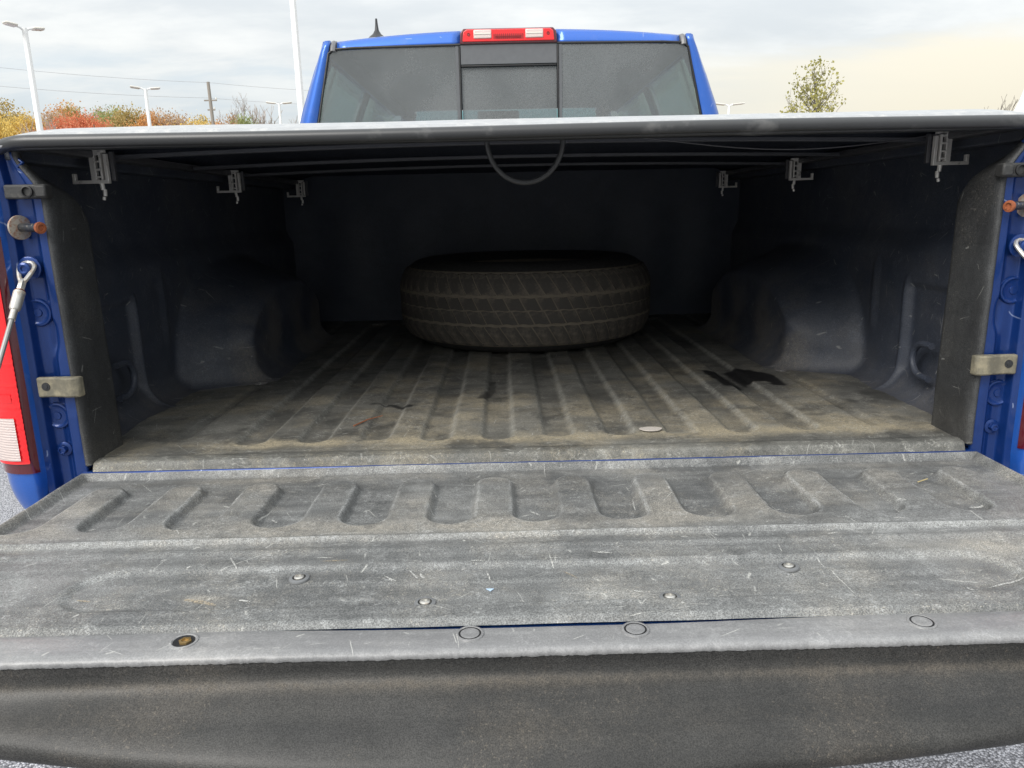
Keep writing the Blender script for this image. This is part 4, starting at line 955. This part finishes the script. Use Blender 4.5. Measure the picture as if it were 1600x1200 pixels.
BARE = [skel_mesh(300+i, 11, .42, 4, .16, 4, .016, .75) for i in range(3)]
def tree(px, py, Y, wid, leaf, label, k=0, bare=False, group='trees in the far tree line', pm='bark'):
    p = at(px, py, Y); h = p[2]-GZ
    T_ = empty('bare_tree' if bare else 'autumn_tree', (p[0], p[1], GZ), label, 'tree', group)
    rz = random.uniform(0, 6.28)
    if not bare:
        o = bpy.data.objects.new('crown', CROWNS[k % 5]); col.objects.link(o); o.parent = T_; o.scale = (wid*.82/7.2, wid*.82/7.2, h/12.7); o.rotation_euler.z = rz
        if not o.data.materials: o.data.materials.append(None)
        o.material_slots[0].link = 'OBJECT'; o.material_slots[0].material = MATS['leaf_'+leaf]
    o = bpy.data.objects.new('branches' if bare else 'trunk', (BARE if bare else TRUNKS)[k % 3]); col.objects.link(o); o.parent = T_
    o.scale = (wid/6.0, wid/6.0, h/(13.5 if bare else 13)) ; o.rotation_euler.z = rz
    if not o.data.materials: o.data.materials.append(None)
    o.material_slots[0].link = 'OBJECT'; o.material_slots[0].material = MATS[pm]
tree(8, 150, 86, 8.5, 'olive', 'olive tree in the tree line at the left edge of the picture', 0)
tree(40, 172, 78, 6.5, 'yellow', 'low golden tree left of the tall white light pole', 1)
tree(-22, 168, 80, 7.5, 'yellow', 'golden tree in the tree line cut by the left picture edge', 4)
tree(86, 172, 78, 6.5, 'red', 'rusty red tree just right of the tall white light pole', 2)
tree(74, 163, 90, 7.5, 'brown', 'brown tree behind the rusty red one by the tall light pole', 3)
tree(98, 160, 96, 8, 'orange', 'orange tree peeking over the red trees near the left pole', 4)
tree(132, 170, 77, 6.2, 'red', 'bright red tree in the middle of the tree line', 1)
tree(122, 157, 95, 8.5, 'olive', 'tall olive tree behind the bright red tree', 2)
tree(152, 175, 76, 5.5, 'red', 'smaller pinkish red tree at the right flank of the bright red tree', 3)
tree(146, 162, 97, 7.5, 'brown', 'brown tree between the bright red tree and the green ones', 0)
tree(168, 160, 92, 7.5, 'green', 'green tree in the tree line, left of the two', 3)
tree(184, 160, 90, 7, 'green', 'green tree in the tree line, right of the two', 0)
tree(205, 161, 88, 8, 'olive', 'broad olive tree just left of the shorter twin-head light pole', 1)
tree(225, 166, 84, 6.5, 'orange', 'orange-tinted tree directly behind the shorter twin-head light pole', 2)
tree(248, 172, 86, 7, 'brown', 'brownish tree right of the shorter twin-head light pole', 4)
tree(268, 170, 90, 7, 'brown', 'tan brown tree left of the golden yellow tree', 1)
tree(303, 175, 80, 7.2, 'yellow', 'golden yellow tree left of the utility pole', 3)
tree(338, 181, 78, 6, 'orange', 'low orange bush-like tree at the foot of the utility pole', 2)
tree(320, 174, 100, 8, 'olive', 'dark olive tree behind the golden yellow tree', 0)
tree(362, 171, 94, 7.5, 'brown', 'greyish brown tree right of the utility pole', 2)
tree(384, 173, 82, 4.6, 'green', 'small rounded green tree left of the big bare tree', 1)
tree(405, 143, 90, 8.5, '', 'large bare tree just left of the cab', 0, True, pm='pale_bark')
tree(425, 158, 92, 7, '', 'smaller bare tree between the large bare tree and the cab', 1, True, pm='pale_bark')
tree(372, 156, 98, 7, '', 'bare twiggy tree right of the utility pole', 2, True, pm='pale_bark')
tree(45, 166, 74, 4, '', 'bare pale-stemmed tree in front of the golden tree', 1, True, pm='pale_bark')
tree(105, 178, 73, 3.5, '', 'bare pale-stemmed tree between the two red trees', 2, True, pm='pale_bark')
tree(150, 172, 73, 3.5, '', 'bare pale-stemmed tree before the small red tree', 0, True, pm='pale_bark')
tree(255, 178, 76, 4, '', 'bare pale-stemmed tree among the brownish trees', 1, True, pm='pale_bark')
tree(1525, 155, 60, 5, '', 'bare tree whose topmost twigs show over the cover at right', 2, True, group=None)
# the wood behind reads as one mass
r = np.random.RandomState(5); C = []
for i in range(150):
    X0 = r.uniform(-120, -6); Y0 = r.uniform(98, 125)+X0*-.02; hh = 9.8+2.2*r.rand()-.03*(X0+60); ww = r.uniform(3, 4.5)
    for k in range(16):
        dd = r.randn(3); dd /= np.linalg.norm(dd); C.append(np.array([X0, Y0, GZ+hh*.55])+dd*np.array([ww*.8, ww*.8, hh*.42])+r.randn(30, 3)*.7)
V = leafquads(r, np.concatenate(C), .26); me = bpy.data.meshes.new('woodland'); me.from_pydata(V.tolist(), [], np.arange(len(V)).reshape(-1, 4).tolist()); me.update()
o = bpy.data.objects.new('woodland', me); col.objects.link(o); me.materials.append(MATS['leaf_olive']); tag(o, 'mixed autumn wood behind the tree line', 'woodland', kind='stuff')
# young tree on the right
p = at(1276, 104, 24); H = p[2]-GZ
T_ = empty('young_tree', (p[0], p[1], GZ), 'slender young tree with sparse yellow-green leaves right of the cab', 'tree')
b = MB(); r = np.random.RandomState(12); tips = []
b.tube([(0, 0, 0), (.03, 0, H*.5), (0, 0, H*.97)], [.07, .045, .01], 8)
trunkm = b.mesh('trunk', 60); b = MB()
for k in range(46):
    z = H*r.uniform(.42, .93); a = r.uniform(0, 6.28); L = (H-z)*.52+.42; L *= r.uniform(.7, 1.15)
    d_ = np.array([math.cos(a)*.62, math.sin(a)*.62, .78]); pts = [np.array([0, 0, z])]
    for i in range(6): d_ = d_+r.randn(3)*.09+np.array([0, 0, .03]); d_ /= np.linalg.norm(d_); pts.append(pts[-1]+d_*L/6)
    b.tube(pts, [.014, .012, .010, .008, .007, .006, .004], 4, False)
    for i in range(1, 7):
        for q in range(3): tips.append(pts[i]+r.randn(3)*.085)
    for q in range(3):
        i = r.randint(2, 6); e = pts[i]+(r.randn(3)*.18+np.array([0, 0, .16])); b.tube([pts[i], e], [.006, .003], 3, False)
        for w_ in range(6): tips.append(e+r.randn(3)*.07)
bm_ = b.mesh('branches', 60)
V = leafquads(r, np.array(tips), .048); lm = bpy.data.meshes.new('leaves'); lm.from_pydata(V.tolist(), [], np.arange(len(V)).reshape(-1, 4).tolist()); lm.update()
for nm, me, mm in (('trunk', trunkm, 'bark'), ('branches', bm_, 'bark'), ('crown', lm, 'leaf_young')):
    me.materials.append(MATS[mm]); o = bpy.data.objects.new(nm, me); col.objects.link(o); o.parent = T_
# white truck cut by the right edge
p = at(1588, 160, 15.0); vx, vy = p[0], 12.6; topz = at(1604, 100, 15.)[2]
V_ = empty('box_truck', (vx+3.5, vy+1.2, GZ), 'white high-roofed truck showing its front corner at the right edge', 'truck')
zb = p[2]
b = MB(); b.prism([(vx-.15, GZ+.55), (vx-.12, zb-.3), (vx+.03, zb+.05), (vx+.22, topz-.08), (vx+.42, topz), (vx+2.2, topz+.10), (vx+7.5, topz+.10), (vx+7.5, GZ+.55)], vy, vy+2.4, 1); b.build('body', 'white_body', V_, bevel=.06, seg=3)
b = MB(); b.box((vx-.02, vy-.20, zb+.12), (.14, .10, .38)); b.tube([(vx+.05, vy-.18, zb+.25), (vx+.3, vy+.02, zb+.2)], .02, 6); b.build('mirror', 'trim_black', V_, bevel=.02)
b = MB(); b.box((vx+1.0, vy-.004, zb-.45), (.9, .02, .6)); b.build('side_window', 'trim_black', V_, bevel=.01)
for x in (vx+1.0, vx+5.8):
    for y in (vy+.2, vy+2.2):
        b = MB(); b.lathe([(.0, -.14), (.44, -.14), (.48, -.1), (.48, .1), (.44, .14), (0, .14)], (x, y, GZ+.48), (0, 1, 0), 32); b.build('wheel', 'sidewall_rubber', V_)
